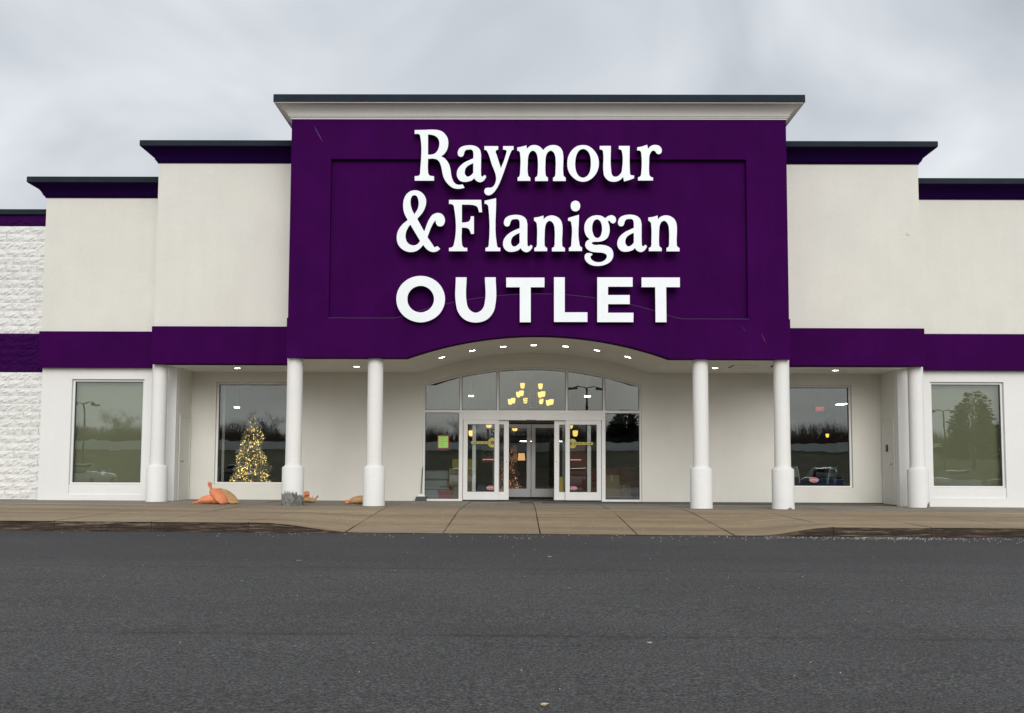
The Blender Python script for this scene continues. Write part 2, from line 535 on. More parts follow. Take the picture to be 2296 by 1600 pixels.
GLYPHS = {
 'R': [[(0,1365), (227,1370,1), (380,1376,1), (524,1367,1), (623,1334,1), (705,1260,1), (758,1164,1), (771,1059,1), (761,963,1), (726,871,1), (673,802,1), (606,754), (674,720,1), (741,652,1), (796,560,1), (824,460,1), (847,314,1), (875,214,1), (921,136,1), (979,98,1), (1046,91,1), (1109,100), (1152,25), (1074,5,1), (984,0,1), (895,18,1), (796,86,1), (714,182,1), (659,305,1), (631,441,1), (603,551,1), (571,624,1), (526,674,1), (459,697,1), (311,696), (313,413,1), (323,350,1), (350,309,1), (391,295,1), (452,290), (453,187), (13,187), (12,290), (82,296,1), (117,313,1), (133,349,1), (137,413,1), (128,1218,1), (121,1250,1), (94,1271,1), (1,1275)],
  [(305,1264), (399,1255,1), (481,1223,1), (539,1164,1), (567,1077,1), (562,985,1), (533,898,1), (475,825,1), (404,795,1), (310,790)]],
 'a': [[(374,553), (373,672,1), (362,727,1), (330,756,1), (263,759,1), (200,745,1), (169,699,1), (156,649,1), (130,603,1), (87,589,1), (42,606,1), (16,663,1), (21,717,1), (52,782,1), (128,832,1), (236,855,1), (343,855,1), (451,823,1), (519,759,1), (546,663,1), (549,545,1), (551,207,1), (554,161,1), (576,129,1), (603,139,1), (621,161,1), (646,159,1), (666,130,1), (644,75,1), (599,25,1), (537,0,1), (474,14,1), (425,52,1), (398,93), (349,47,1), (268,17,1), (170,6,1), (89,24,1), (31,78,1), (1,151,1), (0,224,1), (20,297,1), (78,379,1), (167,453,1), (274,508,1)],
  [(373,444), (374,216), (334,170,1), (285,135,1), (241,127,1), (203,156,1), (179,215,1), (186,284,1), (212,343,1), (266,389,1)]],
 'y': [[(0,1142), (316,1142), (316,1062), (269,1045,1), (258,1016,1), (281,941,1), (381,626), (483,914,1), (505,1005,1), (507,1035,1), (482,1056,1), (428,1062), (428,1142), (666,1143), (667,1065), (630,1047,1), (599,987,1), (519,759,1), (440,521,1), (387,375,1), (334,248,1), (280,148,1), (218,66,1), (156,16,1), (98,0,1), (40,20,1), (6,74,1), (11,129,1), (39,165,1), (93,175,1), (164,179,1), (213,211,1), (253,284,1), (272,375,1), (266,448,1), (170,722,1), (79,991,1), (52,1039,1), (0,1061)]],
 'm': [[(0,778), (116,801,1), (211,828), (220,746), (269,797,1), (332,829,1), (399,836,1), (475,820,1), (547,770,1), (592,717), (645,774,1), (726,820,1), (816,837,1), (905,825,1), (977,784,1), (1026,711,1), (1049,610,1), (1053,501,1), (1051,191,1), (1062,118,1), (1107,77), (1107,1), (818,1), (818,76), (857,104,1), (872,154,1), (874,227,1), (877,500,1), (865,592,1), (825,674,1), (766,709,1), (713,683,1), (672,628,1), (650,537,1), (644,418,1), (645,190,1), (655,122,1), (702,76), (702,1), (410,0), (410,78), (450,108,1), (467,162,1), (471,226,1), (470,500,1), (458,591,1), (422,669,1), (361,708,1), (305,682,1), (265,618,1), (245,527,1), (241,417,1), (242,189,1), (255,121,1), (300,75), (300,4), (10,4), (10,79), (47,102,1), (63,152,1), (68,225,1), (67,618,1), (59,668,1), (36,696,1), (0,705)]],
 'o': [[(358,851,1), (452,840,1), (551,785,1), (640,689,1), (703,561,1), (720,424,1), (702,297,1), (648,178,1), (559,78,1), (460,18,1), (357,0,1), (255,18,1), (147,86,1), (58,186,1), (9,314,1), (0,432,1), (13,551,1), (63,670,1), (139,766,1), (237,830,1)],
  [(363,762,1), (425,743,1), (488,680,1), (524,588,1), (537,461,1), (532,333,1), (510,223,1), (451,132,1), (358,91,1), (273,123,1), (215,205,1), (185,314,1), (179,423,1), (192,551,1), (228,661,1), (282,734,1)]],
 'u': [[(0,831), (253,832), (257,269,1), (269,187,1), (300,132,1), (353,114,1), (407,128,1), (461,173,1), (497,232,1), (508,305,1), (509,689,1), (499,730,1), (472,748,1), (436,757), (436,832), (682,832), (684,242,1), (688,187,1), (706,155,1), (737,146,1), (780,144), (780,83), (674,42,1), (551,7), (530,114), (478,55,1), (406,14,1), (317,0,1), (219,15,1), (148,68,1), (99,141,1), (82,250,1), (79,661,1), (71,715,1), (51,741,1), (0,752)]],
 'r': [[(0,769), (119,794,1), (226,830), (245,733), (289,785,1), (351,820,1), (423,828,1), (503,803,1), (548,753,1), (559,698,1), (543,639,1), (493,613,1), (444,630,1), (418,671,1), (378,698,1), (333,684,1), (297,634,1), (274,552,1), (269,433,1), (267,196,1), (276,123,1), (302,87,1), (356,69), (355,1), (14,0), (15,73), (57,88,1), (81,123,1), (90,196,1), (93,606,1), (87,656,1), (60,693,1), (0,699)]],
 '&': [[(405,1424,1), (504,1402,1), (589,1338,1), (644,1247,1), (657,1147,1), (637,1038,1), (589,929,1), (457,766), (621,472), (743,776,1), (795,848,1), (866,889,1), (938,900,1), (1009,880,1), (1064,822,1), (1089,740,1), (1074,659,1), (1034,604,1), (985,592,1), (923,608,1), (886,667,1), (879,735), (837,685,1), (806,631,1), (693,343), (802,188,1), (856,107), (927,134), (986,75), (928,26,1), (839,1,1), (759,16,1), (678,70,1), (599,165), (535,88,1), (447,25,1), (349,0,1), (251,6,1), (144,51,1), (44,150,1), (0,276,1), (1,394,1), (36,511,1), (110,620,1), (243,736), (170,874,1), (142,974,1), (134,1083,1), (152,1219,1), (209,1333,1), (298,1403,1)],
  [(388,1312,1), (438,1292,1), (474,1220,1), (487,1129,1), (472,1011,1), (391,866), (338,974,1), (310,1065,1), (300,1165,1), (313,1247,1), (344,1297,1)],
  [(302,634), (529,255), (472,183,1), (410,154,1), (347,155,1), (271,187,1), (217,259,1), (195,358,1), (210,467,1), (254,566,1)]],
 'F': [[(0,1183), (733,1184), (755,899), (686,899), (667,974,1), (640,1028,1), (582,1057,1), (457,1073,1), (294,1073), (297,658), (388,665,1), (459,688,1), (490,738,1), (501,803), (570,803), (573,399), (506,398), (483,466,1), (456,511,1), (407,536,1), (298,543), (301,195,1), (312,132,1), (348,86,1), (424,76), (424,1), (10,0), (9,75), (72,88,1), (107,122,1), (126,194,1), (120,982,1), (108,1045,1), (72,1081,1), (1,1090)]],
 'l': [[(0,1163), (127,1190,1), (262,1222), (284,158,1), (293,113,1), (311,86,1), (364,77), (365,1), (27,0), (26,77), (75,88,1), (97,122,1), (102,176,1), (90,981,1), (83,1036,1), (60,1076,1), (0,1095)]],
 'n': [[(0,776), (100,790,1), (211,823), (218,736), (260,781,1), (323,813,1), (403,827,1), (492,809,1), (572,759,1), (621,687,1), (644,587,1), (646,470,1), (639,199,1), (648,118,1), (702,73), (702,1), (408,0), (408,77), (453,104,1), (466,153,1), (469,244,1), (468,505,1), (457,587,1), (417,668,1), (359,704,1), (305,681,1), (265,614,1), (247,514,1), (241,378,1), (239,198,1), (248,117,1), (299,72), (299,4), (8,4), (8,76), (48,98,1), (64,143,1), (68,243,1), (67,577,1), (60,640,1), (38,681,1), (0,703)]],
 'i': [[(0,760), (120,797,1), (247,835), (255,174,1), (267,120,1), (316,79), (316,1), (18,0), (18,74), (58,97,1), (71,137,1), (76,209,1), (74,634,1), (65,670,1), (45,688,1), (0,695)],
  [(168,1160,1), (245,1128,1), (275,1037,1), (245,947,1), (168,913,1), (90,946,1), (61,1037,1), (90,1128,1)]],
 'g': [[(290,1164,1), (392,1148,1), (472,1098), (544,1148,1), (620,1166,1), (686,1139,1), (717,1085,1), (708,1017,1), (650,978,1), (601,1003,1), (566,1038,1), (530,1030), (561,949,1), (574,849,1), (565,750,1), (525,651,1), (444,587,1), (347,558,1), (240,554,1), (186,546,1), (167,519,1), (195,495,1), (373,486,1), (480,470,1), (568,434,1), (635,362,1), (655,263,1), (634,164,1), (567,83,1), (452,25,1), (310,0,1), (177,15,1), (61,82,1), (8,172,1), (8,235,1), (44,285,1), (106,296,1), (168,280,1), (184,262,1), (159,240,1), (137,204,1), (150,163,1), (212,109,1), (310,85,1), (417,105,1), (488,164,1), (510,223,1), (488,272,1), (426,299,1), (284,312,1), (159,330,1), (71,379,1), (26,442,1), (22,505,1), (44,559,1), (89,596,1), (124,612), (62,668,1), (18,749,1), (0,848,1), (9,957,1), (63,1065,1), (161,1138,1)],
  [(290,1073,1), (339,1052,1), (383,985,1), (402,876,1), (391,759,1), (351,668,1), (289,639,1), (236,668,1), (196,749,1), (176,858,1), (192,975,1), (236,1052,1)]],
 'O': [[(545,1059,1), (713,1035,1), (869,960,1), (992,844,1), (1071,696,1), (1100,530,1), (1074,367,1), (997,220,1), (877,104,1), (723,29,1), (556,0,1), (385,28,1), (229,102,1), (106,218,1), (27,364,1), (0,527,1), (23,694,1), (99,841,1), (219,958,1), (374,1034,1)],
  [(547,833,1), (637,818,1), (725,774,1), (791,708,1), (835,624,1), (852,530,1), (837,436,1), (794,351,1), (730,285,1), (643,241,1), (553,225,1), (460,240,1), (373,284,1), (307,350,1), (262,434,1), (249,528,1), (260,622,1), (303,707,1), (367,773,1), (454,817,1)]],
 'U': [[(0,1029), (243,1030), (247,481,1), (275,356,1), (341,268,1), (456,222,1), (571,269,1), (635,357,1), (663,482,1), (659,1031), (902,1032), (905,452,1), (859,248,1), (705,66,1), (458,0,1), (209,65,1), (53,246,1), (5,449,1)]],
 'T': [[(0,1017), (864,1019), (864,799), (554,799), (556,1), (311,0), (308,798), (1,797)]],
 'L': [[(0,1018), (242,1018), (242,219), (753,221), (753,2), (1,0)]],
 'E': [[(2,1020), (800,1022), (799,809), (244,808), (243,616), (733,618), (732,411), (243,410), (242,213), (815,215), (814,2), (0,0)]],
}
SIGN_ROWS = [
 [('R', (-2.835, 7.231)), ('a', (-1.861, 7.385)), ('y', (-1.237, 7.081)), ('m', (-0.486, 7.414)), ('o', (0.657, 7.4)), ('u', (1.398, 7.401)), ('r', (2.253, 7.43))],
 [('&', (-3.213, 5.769)), ('F', (-2.036, 5.79)), ('l', (-1.225, 5.792)), ('a', (-0.799, 5.772)), ('n', (-0.098, 5.791)), ('i', (0.675, 5.8)), ('g', (1.044, 5.459)), ('a', (1.792, 5.781)), ('n', (2.496, 5.798))],
 [('O', (-3.207, 4.161)), ('U', (-1.866, 4.161)), ('T', (-0.724, 4.17)), ('L', (0.357, 4.179)), ('E', (1.333, 4.178)), ('T', (2.335, 4.18))]]
# ---------------------------------------------------------------- ground
def zwalk(x, y):
    """top of the pavement: level at the store, falling to the kerb, ramped down to the lot at the entrance"""
    z = -.0033*x - .03*max(0., min(1., (22.-y)/4.7))
    f = min(max((x + 4.75)/1.7, 0), max((4.85 - x)/1.4, 0))
    f = max(0., min(1., f)); f = f*f*(3-2*f)
    d = max(0., min(1., (21.6-y)/4.4))
    return z + f*d*(-.158)
def zlot(x, y):
    return -.20 - .0033*max(-60, min(60, x)) - .015*(17.2-y)
def sheet(name, mat, xs, ys, zf, label=None):
    m = MB()
    v = [(x, y, zf(x, y)) for y in ys for x in xs]
    n = len(xs)
    m.add(v, [(j*n+i, j*n+i+1, (j+1)*n+i+1, (j+1)*n+i) for j in range(len(ys)-1) for i in range(n-1)])
    o = m.build(name, mat, smooth=True)
    return tag(o, kind='structure')
lin = lambda a, b, n: [a + (b-a)*k/(n-1) for k in range(n)]
sheet('ground', 'embankment_grass', lin(-1500, 1500, 7), lin(-1500, 1500, 7), lambda x, y: -2.6)
sheet('parking_lot', 'asphalt', lin(-180, 180, 61), lin(-46, 17.35, 20), zlot)
sheet('embankment', 'embankment_grass', lin(-260, 260, 40), [-180, -90, -64, -58, -54, -50, -46, -44],
      lambda x, y: {-180: 3.4, -90: 3., -64: 2.9, -58: 2.75, -54: 2.0, -50: .4, -46: -1.0, -44: -1.35}[y] + .25*noise.noise((x*.05, y*.1, 0)))

walk = MB()
xs = lin(-40, 40, 161); ys = lin(17.32, 27.2, 24)
nx = len(xs)
walk.add([(x, y, zwalk(x, y) - .035) for y in ys for x in xs],
         [(j*nx+i, j*nx+i+1, (j+1)*nx+i+1, (j+1)*nx+i) for j in range(len(ys)-1) for i in range(nx-1)])
pavement = tag(walk.build('pavement', 'seam_dark'), kind='structure')
SLAB = 1.62
def slab(x0, x1, y0, y1, mat, name='paving_slab', gap=.011):
    sk = .010 if y0 < 17.4 else .05
    gx = gap*random.uniform(.6, 1.3); nx_, ny_ = 6, 5
    X = lin(x0+gx, x1-gx, nx_); Y = lin(y0+gap*2, y1-gap*2, ny_)
    dz = random.uniform(-.004, .004); tx = random.uniform(-.003, .003)
    v = [(x, y, zwalk(x, y) + dz + tx*(x-x0)/SLAB) for y in Y for x in X]
    k = len(v)
    f = [(j*nx_+i, j*nx_+i+1, (j+1)*nx_+i+1, (j+1)*nx_+i) for j in range(ny_-1) for i in range(nx_-1)]
    ring = [i for i in range(nx_)] + [j*nx_+nx_-1 for j in range(1, ny_)] + [(ny_-1)*nx_+i for i in range(nx_-2, -1, -1)] + [j*nx_ for j in range(ny_-2, 0, -1)]
    v += [(v[i][0], v[i][1], v[i][2]-sk) for i in ring]
    f += [(ring[(i+1) % len(ring)], ring[i], k+i, k+(i+1) % len(ring)) for i in range(len(ring))]
    return MB().add(v, f).build(name, mat, pavement)
for i in range(-9, 9):
    x0 = .34 - .40 + i*SLAB
    for y0, y1, mt in ((17.155, 18.35, 'concrete_tan'), (18.35, 20.55, 'concrete_tan'), (20.55, 22.75, 'concrete_tan'),
                       (22.75, 24.9, 'concrete_grey'), (24.9, 27.05, 'concrete_grey')):
        slab(x0, x0+SLAB, y0, y1, mt)
# kerb stones along the lot, worn and chipped
for i in range(-9, 9):
    x0 = .34 - .40 + i*SLAB
    n = 28
    X = lin(x0+.004, x0+SLAB-.004, n)
    v, f = [], []
    for x in X:
        zt = zwalk(x, 17.30); zb = zlot(x, 17.2) - .06
        h = max(0., zt - zb - .06)
        e = min(1., h/.12)
        w = noise.noise((x*7., 1., 0))*.016*e + noise.noise((x*23., 5., 0))*.010*e
        chip = max(0., noise.noise((x*4.3, 9., 0)))*.045*e
        v += [(x, 17.325, zt-.022), (x, 17.205 + chip, zt - .014 - .3*chip), (x, 17.172 + .5*w, zt - .022*e - chip*.4),
              (x, 17.160 + w, zt - .5*h), (x, 17.15 + w*.7 + noise.noise((x*11., 3., 0))*.012, zb + .04), (x, 17.15, zb)]
    f = [(k*6+j, (k+1)*6+j, (k+1)*6+j+1, k*6+j+1) for k in range(n-1) for j in range(5)]
    f += [tuple(range(6)), tuple((n-1)*6 + j for j in range(6))]
    o = MB().add(v, f).build('kerb_stone', 'kerb_stone', pavement)

# ---------------------------------------------------------------- the store
STORE = thing('store_building', (0, 25, 0), 'cream and deep purple outlet store with stepped parapets, columns and arched entrance', 'store')
YB = 27.0
CX = -.08                                      # centre of the entrance glazing

# central tower front: frame, recessed panel, arched lower band
MB().poly([[(-5.7, 4.1), (5.7, 4.1), (5.7, 8.96), (-5.7, 8.96)], rect(-4.775, 4.775, 4.14, 7.98)], 23.16, 23.45).build('tower_front', 'purple_stucco', STORE)
MB().box(-4.9, 4.9, 23.275, 23.44, 4.12, 8.06).build('recessed_panel', 'purple_stucco', STORE)
bot = [(-5.71, 3.37)] + arc_pts(-2.99, 2.99, 3.37, .52) + [(5.71, 3.37)]
top = [(5.71, 4.275), (3.27, 4.275)] + list(reversed(arc_pts(-3.1, 3.1, 4.31, .53))) + [(-3.27, 4.275), (-5.71, 4.275)]
MB().poly([bot + top], 23.10, 23.46).build('arched_band', 'purple_stucco', STORE, bevel=.03)
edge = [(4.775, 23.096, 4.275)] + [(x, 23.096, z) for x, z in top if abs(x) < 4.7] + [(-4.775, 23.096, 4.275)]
MB().tube(edge, .0085, 5).build('band_edge_highlight', 'purple_highlight', STORE)  # added bead: highlight on the worn bevel, painted as a lighter purple line
sw = MB()
for s in (-1, 1):
    a, b = sorted((s*5.46, s*5.695))
    sw.box(a, b, 23.451, 33., 3.42, 8.95)
sw.box(-5.45, 5.45, 23.5, 33, 8.6, 8.8)
sw.build('tower_side_wall', 'purple_stucco', STORE)

def cornice(path, zb, zt, cap, mat, p=.34):
    q = [(-.06, zb), (.025, zb), (.025, zb+.028), (.05, zb+.036), (.05, zb+.052), (.068, zb+.062)]
    h = zt - (zb+.062)
    for k in range(1, 9):
        a = pi/2*k/8
        q.append((.068 + (p-.075)*(1-cos(a))*.65 + (p-.075)*.35*k/8, zb+.062 + (h-.02)*(sin(a)*.55 + .45*k/8)))
    q += [(p, zt-.018), (p, zt-.001), (-.06, zt-.001)]
    c = MB().sweep(q, path).build('cornice', mat, STORE, smooth=32)
    MB().sweep([(-.08, zt), (p+.018, zt), (p+.018, cap-.02), (p+.012, cap), (-.08, cap)], path).build('coping', 'slate_cap', c)
cornice([(-5.7, 30.), (-5.7, 23.18), (5.7, 23.18), (5.7, 30.)], 8.915, 9.21, 9.385, 'white_trim')
for s in (-1, 1):
    def path(*p):
        return list(p) if s > 0 else [(-x, y) for x, y in reversed(p)]
    MX = lambda a, b: tuple(sorted((s*a, s*b)))
    # middle wing
    x = MX(5.697, 9.31)
    w = MB().box(*x, 24.7, 24.95, 4.2, 8.36)
    w.box(*MX(9.08, 9.31), 24.951, 33., 3.42, 8.36)
    w.build('wing_wall', 'cream_stucco', STORE)
    MB().box(*MX(5.714, 9.33), 24.6, 25.02, 3.37, 4.28).build('purple_band', 'purple_stucco', STORE, bevel=.012)
    cornice(path((5.705, 24.7), (9.31, 24.7), (9.31, 32.)), 8.33, 8.665, 8.80, 'purple_trim')
    # outer wing
    xe = 12.52 if s < 0 else 17.
    w = MB().box(*MX(9.312, xe), 25.7, 25.95, 4.2, 7.75)
    w.box(*MX(xe-.2, xe), 25.951, 33., 3.42, 7.75)
    w.build('wing_wall', 'cream_stucco', STORE)
    MB().box(*MX(9.335, xe+.02), 25.6, 26.02, 3.37, 4.28).build('purple_band', 'purple_stucco', STORE, bevel=.012)
    cornice(path((9.315, 25.7), (xe, 25.7), (xe, 32.)), 7.72, 8.04, 8.18, 'purple_trim')
    # ground floor of the outer wing with its window opening
    wx = MX(9.90, 11.74)
    MB().poly([rect(*MX(9.08, xe-.02), -.2, 3.42), rect(*wx, .18, 3.085)], 25.78, 26.0).build('wing_wall', 'white_paint', STORE)
    MB().box(wx[0]+.003, wx[1]-.003, 25.805, 25.99, -.19, .435).build('apron_panel', 'white_paint', STORE)
    MB().box(wx[0]-.0, wx[1]+.0, 25.78, 25.80, .18, .181).v
    MB().box(*MX(9.082, 9.27), 26.001, YB+.1, -.2, 3.42).build('return_wall', 'cream_stucco', STORE)

# split-face block wall at the far left
BW = MB().box(-30, -12.50, 26.12, 26.3, -.2, 7.40).build('block_wall', 'white_block', STORE)
MB().box(-30, -12.505, 26.113, 26.119, 3.28, 4.28).build('painted_stripe', 'purple_block', BW)
MB().box(-30, -12.505, 26.113, 26.119, 7.08, 7.385).build('painted_stripe', 'purple_block', BW)
MB().sweep([(-.2, 7.385), (.06, 7.385), (.06, 7.515), (-.2, 7.515)], [(-30, 26.1), (-12.521, 26.1)]).build('coping', 'slate_cap', BW)
variants = {}
for mt in ('white_block', 'purple_block'):
    for k in range(9):
        rnd = random.Random(k)
        nx_, nz_ = 7, 5
        v = []
        for j in range(nz_):
            for i in range(nx_):
                ex = i in (0, nx_-1); ez = j in (0, nz_-1)
                y = rnd.uniform(-.012, .004) if (ex or ez) else -rnd.uniform(.0, .042)
                jx = 0 if ex else rnd.uniform(-.016, .016); jz = 0 if ez else rnd.uniform(-.012, .012)
                v.append((i/(nx_-1)*.402 + jx, y, j/(nz_-1)*.197 + jz))
        f = [(j*nx_+i, j*nx_+i+1, (j+1)*nx_+i+1, (j+1)*nx_+i) for j in range(nz_-1) for i in range(nx_-1)]
        me = MB().add(v, f).mesh('block', mt)
        variants[mt, k] = me
bi = 0
for r in range(38):
    z0 = -.12 + r*.2
    if z0 + .19 > 7.39:
        break
    mt = 'purple_block' if (17 <= r < 22 or r >= 36) else 'white_block'
    off = .2 if r % 2 else 0.
    x = -12.50 - .405 - off
    k0 = 0
    spans = ([(-12.702, .197)] if r % 2 else []) 
    while x > -14.95:
        spans.append((x, .397)); x -= .405
    for xx, ww in spans:
        o = bpy.data.objects.new('block', variants[mt, random.randrange(9)])
        COL.objects.link(o)
        o.location = (xx + .0015, 26.108, z0 + .0015)
        o.scale = (ww/.397, 1, 1)
        adopt(o, BW)

# recessed entrance wall with two shop windows and the arched glazing opening
arch_out = [(CX-2.88, 3.06)] + arc_pts(CX-2.88, CX+2.88, 3.06, .48)[1:-1] + [(CX+2.88, 3.06)]
store_hole = [(CX-2.88, .0)] + arch_out + [(CX+2.88, .0)]
LW = (-8.44, -6.50, .435, 3.12); RW = (6.50, 8.32, .40, 3.09)
MB().poly([rect(-9.09, 9.09, -.2, 4.5), rect(*LW), rect(*RW), store_hole], YB, YB+.24).build('entrance_wall', 'cream_stucco', STORE)
MB().box(-9.08, 9.08, YB-.012, YB-.002, -.19, .012).build('base_joint', 'seam_dark', STORE)

# soffits: flat parts, vault, lights, access hatch
for s in (-1, 1):
    MB().box(*sorted((s*2.99, s*5.695)), 23.47, YB-.001, 3.385, 3.43).build('soffit', 'cream_stucco', STORE)
    MB().box(*sorted((s*5.70, s*9.079)), 25.03, YB-.001, 3.385, 3.43).build('soffit', 'cream_stucco', STORE)
arc = arc_pts(-2.989, 2.989, 3.385, .52, 48)
arc2 = [(x, z+.05) for x, z in reversed(arc)]
MB().poly([arc + arc2], 23.47, YB-.001).build('vaulted_soffit', 'cream_stucco', STORE, smooth=20)
def vault_z(x):
    R = (2.99**2 + .52**2)/(2*.52)
    return 3.385 + .52 - R + sqrt(R*R - x*x), -x/sqrt(R*R - x*x)
dl_ring = MB().lathe([(.105, .012), (.108, -.006), (.095, -.014), (.080, -.010), (.076, .010)], n=28).mesh('downlight', 'white_paint')
dl_lens = MB().lathe([(.079, .004), (.070, -.007), (.03, -.011)], n=24).mesh('lens', 'downlight_lens')
for me in (dl_ring, dl_lens):
    fix_normals(me); me.shade_smooth()
spots = [(-4.46, 25.3, 3.385, 0), (4.43, 25.4, 3.385, 0), (-7.56, 25.8, 3.385, 0), (7.57, 25.9, 3.385, 0)]
for x in (-2.32, -1.58, -.82, -.07, .71, 1.48, 2.23):
    z, sl = vault_z(x)
    spots.append((x, 25.0, z-.008, -math.atan(sl)))
for x, y, z, a in spots:
    o = bpy.data.objects.new('downlight', dl_ring); COL.objects.link(o)
    o.location = (x, y, z); o.rotation_euler = (0, a, 0); adopt(o, STORE)
    p = bpy.data.objects.new('lens', dl_lens); COL.objects.link(p)
    p.parent = o
hat = MB().box(4.75, 5.35, 24.7, 25.25, 3.372, 3.386).build('access_hatch', 'door_paint', STORE)
MB().box(4.74, 4.752, 24.69, 25.26, 3.368, 3.386).box(4.74, 5.36, 25.25, 25.262, 3.368, 3.386).build('hatch_edge', 'seam_dark', hat)

# columns
def column(x, y, mat='white_paint', rot=0.):
    c = MB().lathe([(.185, .90), (.180, 1.4), (.178, 2.4), (.178, 3.375)], (x, y, 0), 40).build('column', 'white_paint', STORE, smooth=40)
    pr = [(.252, -.16), (.252, .02), (.249, .06), (.249, .872), (.244, .885), (.19, .925), (.184, .94)]
    MB().lathe(pr, (x, y, 0), 40).build('column_base', mat, c, smooth=30)
    MB().lathe([(.33, zwalk(x, y) + .002), (.32, zwalk(x, y) + .008), (.26, zwalk(x, y) + .010)], (x, y, 0), 28).build('grout_collar', 'concrete_grey', c)
chipped('column_chipped', -5.62, .155, .40, .22)
chipped('column_scuffed', 5.66, -.06, .16, .09)
chipped('column_nicked', 9.44, -.0, .10, .14)
for x, mt in ((-5.57, 'column_chipped'), (-3.72, 'white_paint'), (3.72, 'white_paint'), (5.57, 'column_scuffed')):
    column(x, 23.42, mt)
column(-9.235, 25.0)
column(9.235, 25.0, 'column_nicked')

# windows
def window(x0, x1, z0, z1, y, gl='window_glass', fw=.058, mid=None):
    fr = MB().poly([rect(x0+.004, x1-.004, z0+.004, z1-.004), rect(x0+fw, x1-fw, z0+fw*.8, z1-fw)], y, y+.09).build('window_frame', 'aluminium', STORE, bevel=.004)
    g = .014
    MB().poly([rect(x0+fw-.004, x1-fw+.004, z0+fw*.8-.004, z1-fw+.004), rect(x0+fw+g, x1-fw-g, z0+fw*.8+g*.6, z1-fw-g)], y+.028, y+.048).build('gasket', 'gasket', fr)
    MB().box(x0+fw-.002, x1-fw+.002, y+.05, y+.058, z0+fw*.8-.002, z1-fw+.002).build('pane', gl, fr)
    return fr
for s in (-1, 1):
    a, b = sorted((s*9.90, s*11.74))
    fr = window(a, b, .435, 3.085, 25.85)
    MB().box(a-.06, b+.06, 26.04, 26.06, .3, 3.2).build('window_film', 'olive_film', fr)
fr_l = window(LW[0], LW[1], LW[2], LW[3], YB+.07)
fr_r = window(RW[0], RW[1], RW[2], RW[3], YB+.07)
MB().box(-8.37, -8.31, 27.4, 27.44, .4, 3.1).build('blind_track', 'interior_wall', fr_l)
# film tag and small paper label seen in the left wing window
MB().box(-11.02, -10.94, 26.032, 26.038, .66, .78).build('paper_tag', 'print_white', STORE)

# arched entrance glazing: perimeter, mullions and transoms in one frame with an opening for every pane
def zarc(x):
    h = 2.88; R = (h*h + .48*.48)/(2*.48)
    return 3.54 - R + sqrt(R*R - (x-CX)**2)
F = .055
edges = [-2.88, -1.89, -.91, .91, 1.89, 2.88]
upper = []
for i in range(5):
    a = CX + edges[i] + (F if i == 0 else .026); b = CX + edges[i+1] - (F if i == 4 else .026)
    n = 12
    tops = [(b - (b-a)*k/n, zarc(b - (b-a)*k/n) - F) for k in range(n+1)]
    upper.append([(a, 2.405), (b, 2.405)] + tops)
lowl = rect(CX-2.88+F, CX-1.89-.04, .065, 2.335)
lowr = rect(CX+1.89+.04, CX+2.88-F, .065, 2.335)
door_hole = rect(CX-1.83, CX+1.83, .0, 2.335)
oo = .004
outer = [(CX-2.876, .03)] + [(x, z-oo) for x, z in arch_out] + [(CX+2.876, .03)]
outer = [(CX-2.876, .012), (CX-1.83, .012), (CX-1.83, 2.335), (CX+1.83, 2.335), (CX+1.83, .012), (CX+2.876, .012)] + [(x, z-oo) for x, z in reversed(arch_out)]
ENT = MB().poly([outer] + upper + [lowl, lowr], YB+.06, YB+.17).build('entrance_frame', 'aluminium', STORE, bevel=.004)
def inset(l, d):
    cx = sum(p[0] for p in l)/len(l); cz = sum(p[1] for p in l)/len(l)
    return [(x - math.copysign(d, x-cx), z - math.copysign(d, z-cz)) for x, z in l]
for l in upper + [lowl, lowr]:
    MB().poly([inset(l, -.003)], YB+.112, YB+.12).build('pane', 'window_glass', ENT)
    MB().poly([inset(l, -.002), inset(l, .012)], YB+.098, YB+.11).build('gasket', 'gasket', ENT)
# header over the sliding doors with the sensor box
HD = MB().box(CX-1.828, CX+1.828, YB+.03, YB+.20, 2.14, 2.333).build('door_header', 'aluminium', STORE, bevel=.006)
MB().box(CX-.16, CX+.10, YB+.0, YB+.03, 2.118, 2.15).build('motion_sensor', 'black_plastic', HD)
MB().box(CX-1.83, CX+1.83, YB+.0, YB+.25, -.012, .012).build('threshold', 'bare_aluminium', STORE)
def leaf(x0, x1, y, z0=.045, z1=2.138, sl=.115, sr=.115, bot=.21, top=.11, name='sliding_door', mat='aluminium', gl='door_glass'):
    fr = MB().poly([rect(x0, x1, z0, z1), rect(x0+sl, x1-sr, z0+bot, z1-top)], y, y+.045).build(name, mat, STORE, bevel=.004)
    MB().poly([rect(x0+sl-.004, x1-sr+.004, z0+bot-.004, z1-top+.004), rect(x0+sl+.01, x1-sr-.01, z0+bot+.008, z1-top-.01)], y+.012, y+.018).build('gasket', 'gasket', fr)
    MB().box(x0+sl-.003, x1-sr+.003, y+.02, y+.028, z0+bot-.003, z1-top+.003).build('pane', gl, fr)
    return fr
FL = leaf(CX-1.815, CX-.875, YB+.04, name='side_door_panel')
FR = leaf(CX+.875, CX+1.815, YB+.04, name='side_door_panel')
SL = leaf(CX-1.58, CX-.615, YB+.125, sl=.095, sr=.13)
SR = leaf(CX+.585, CX+1.55, YB+.125, sl=.13, sr=.095)
MB().box(CX-1.80, CX-.90, YB+.03, YB+.14, .012, .04).box(CX+.90, CX+1.80, YB+.03, YB+.14, .012, .04).build('door_gap', 'gasket', STORE)
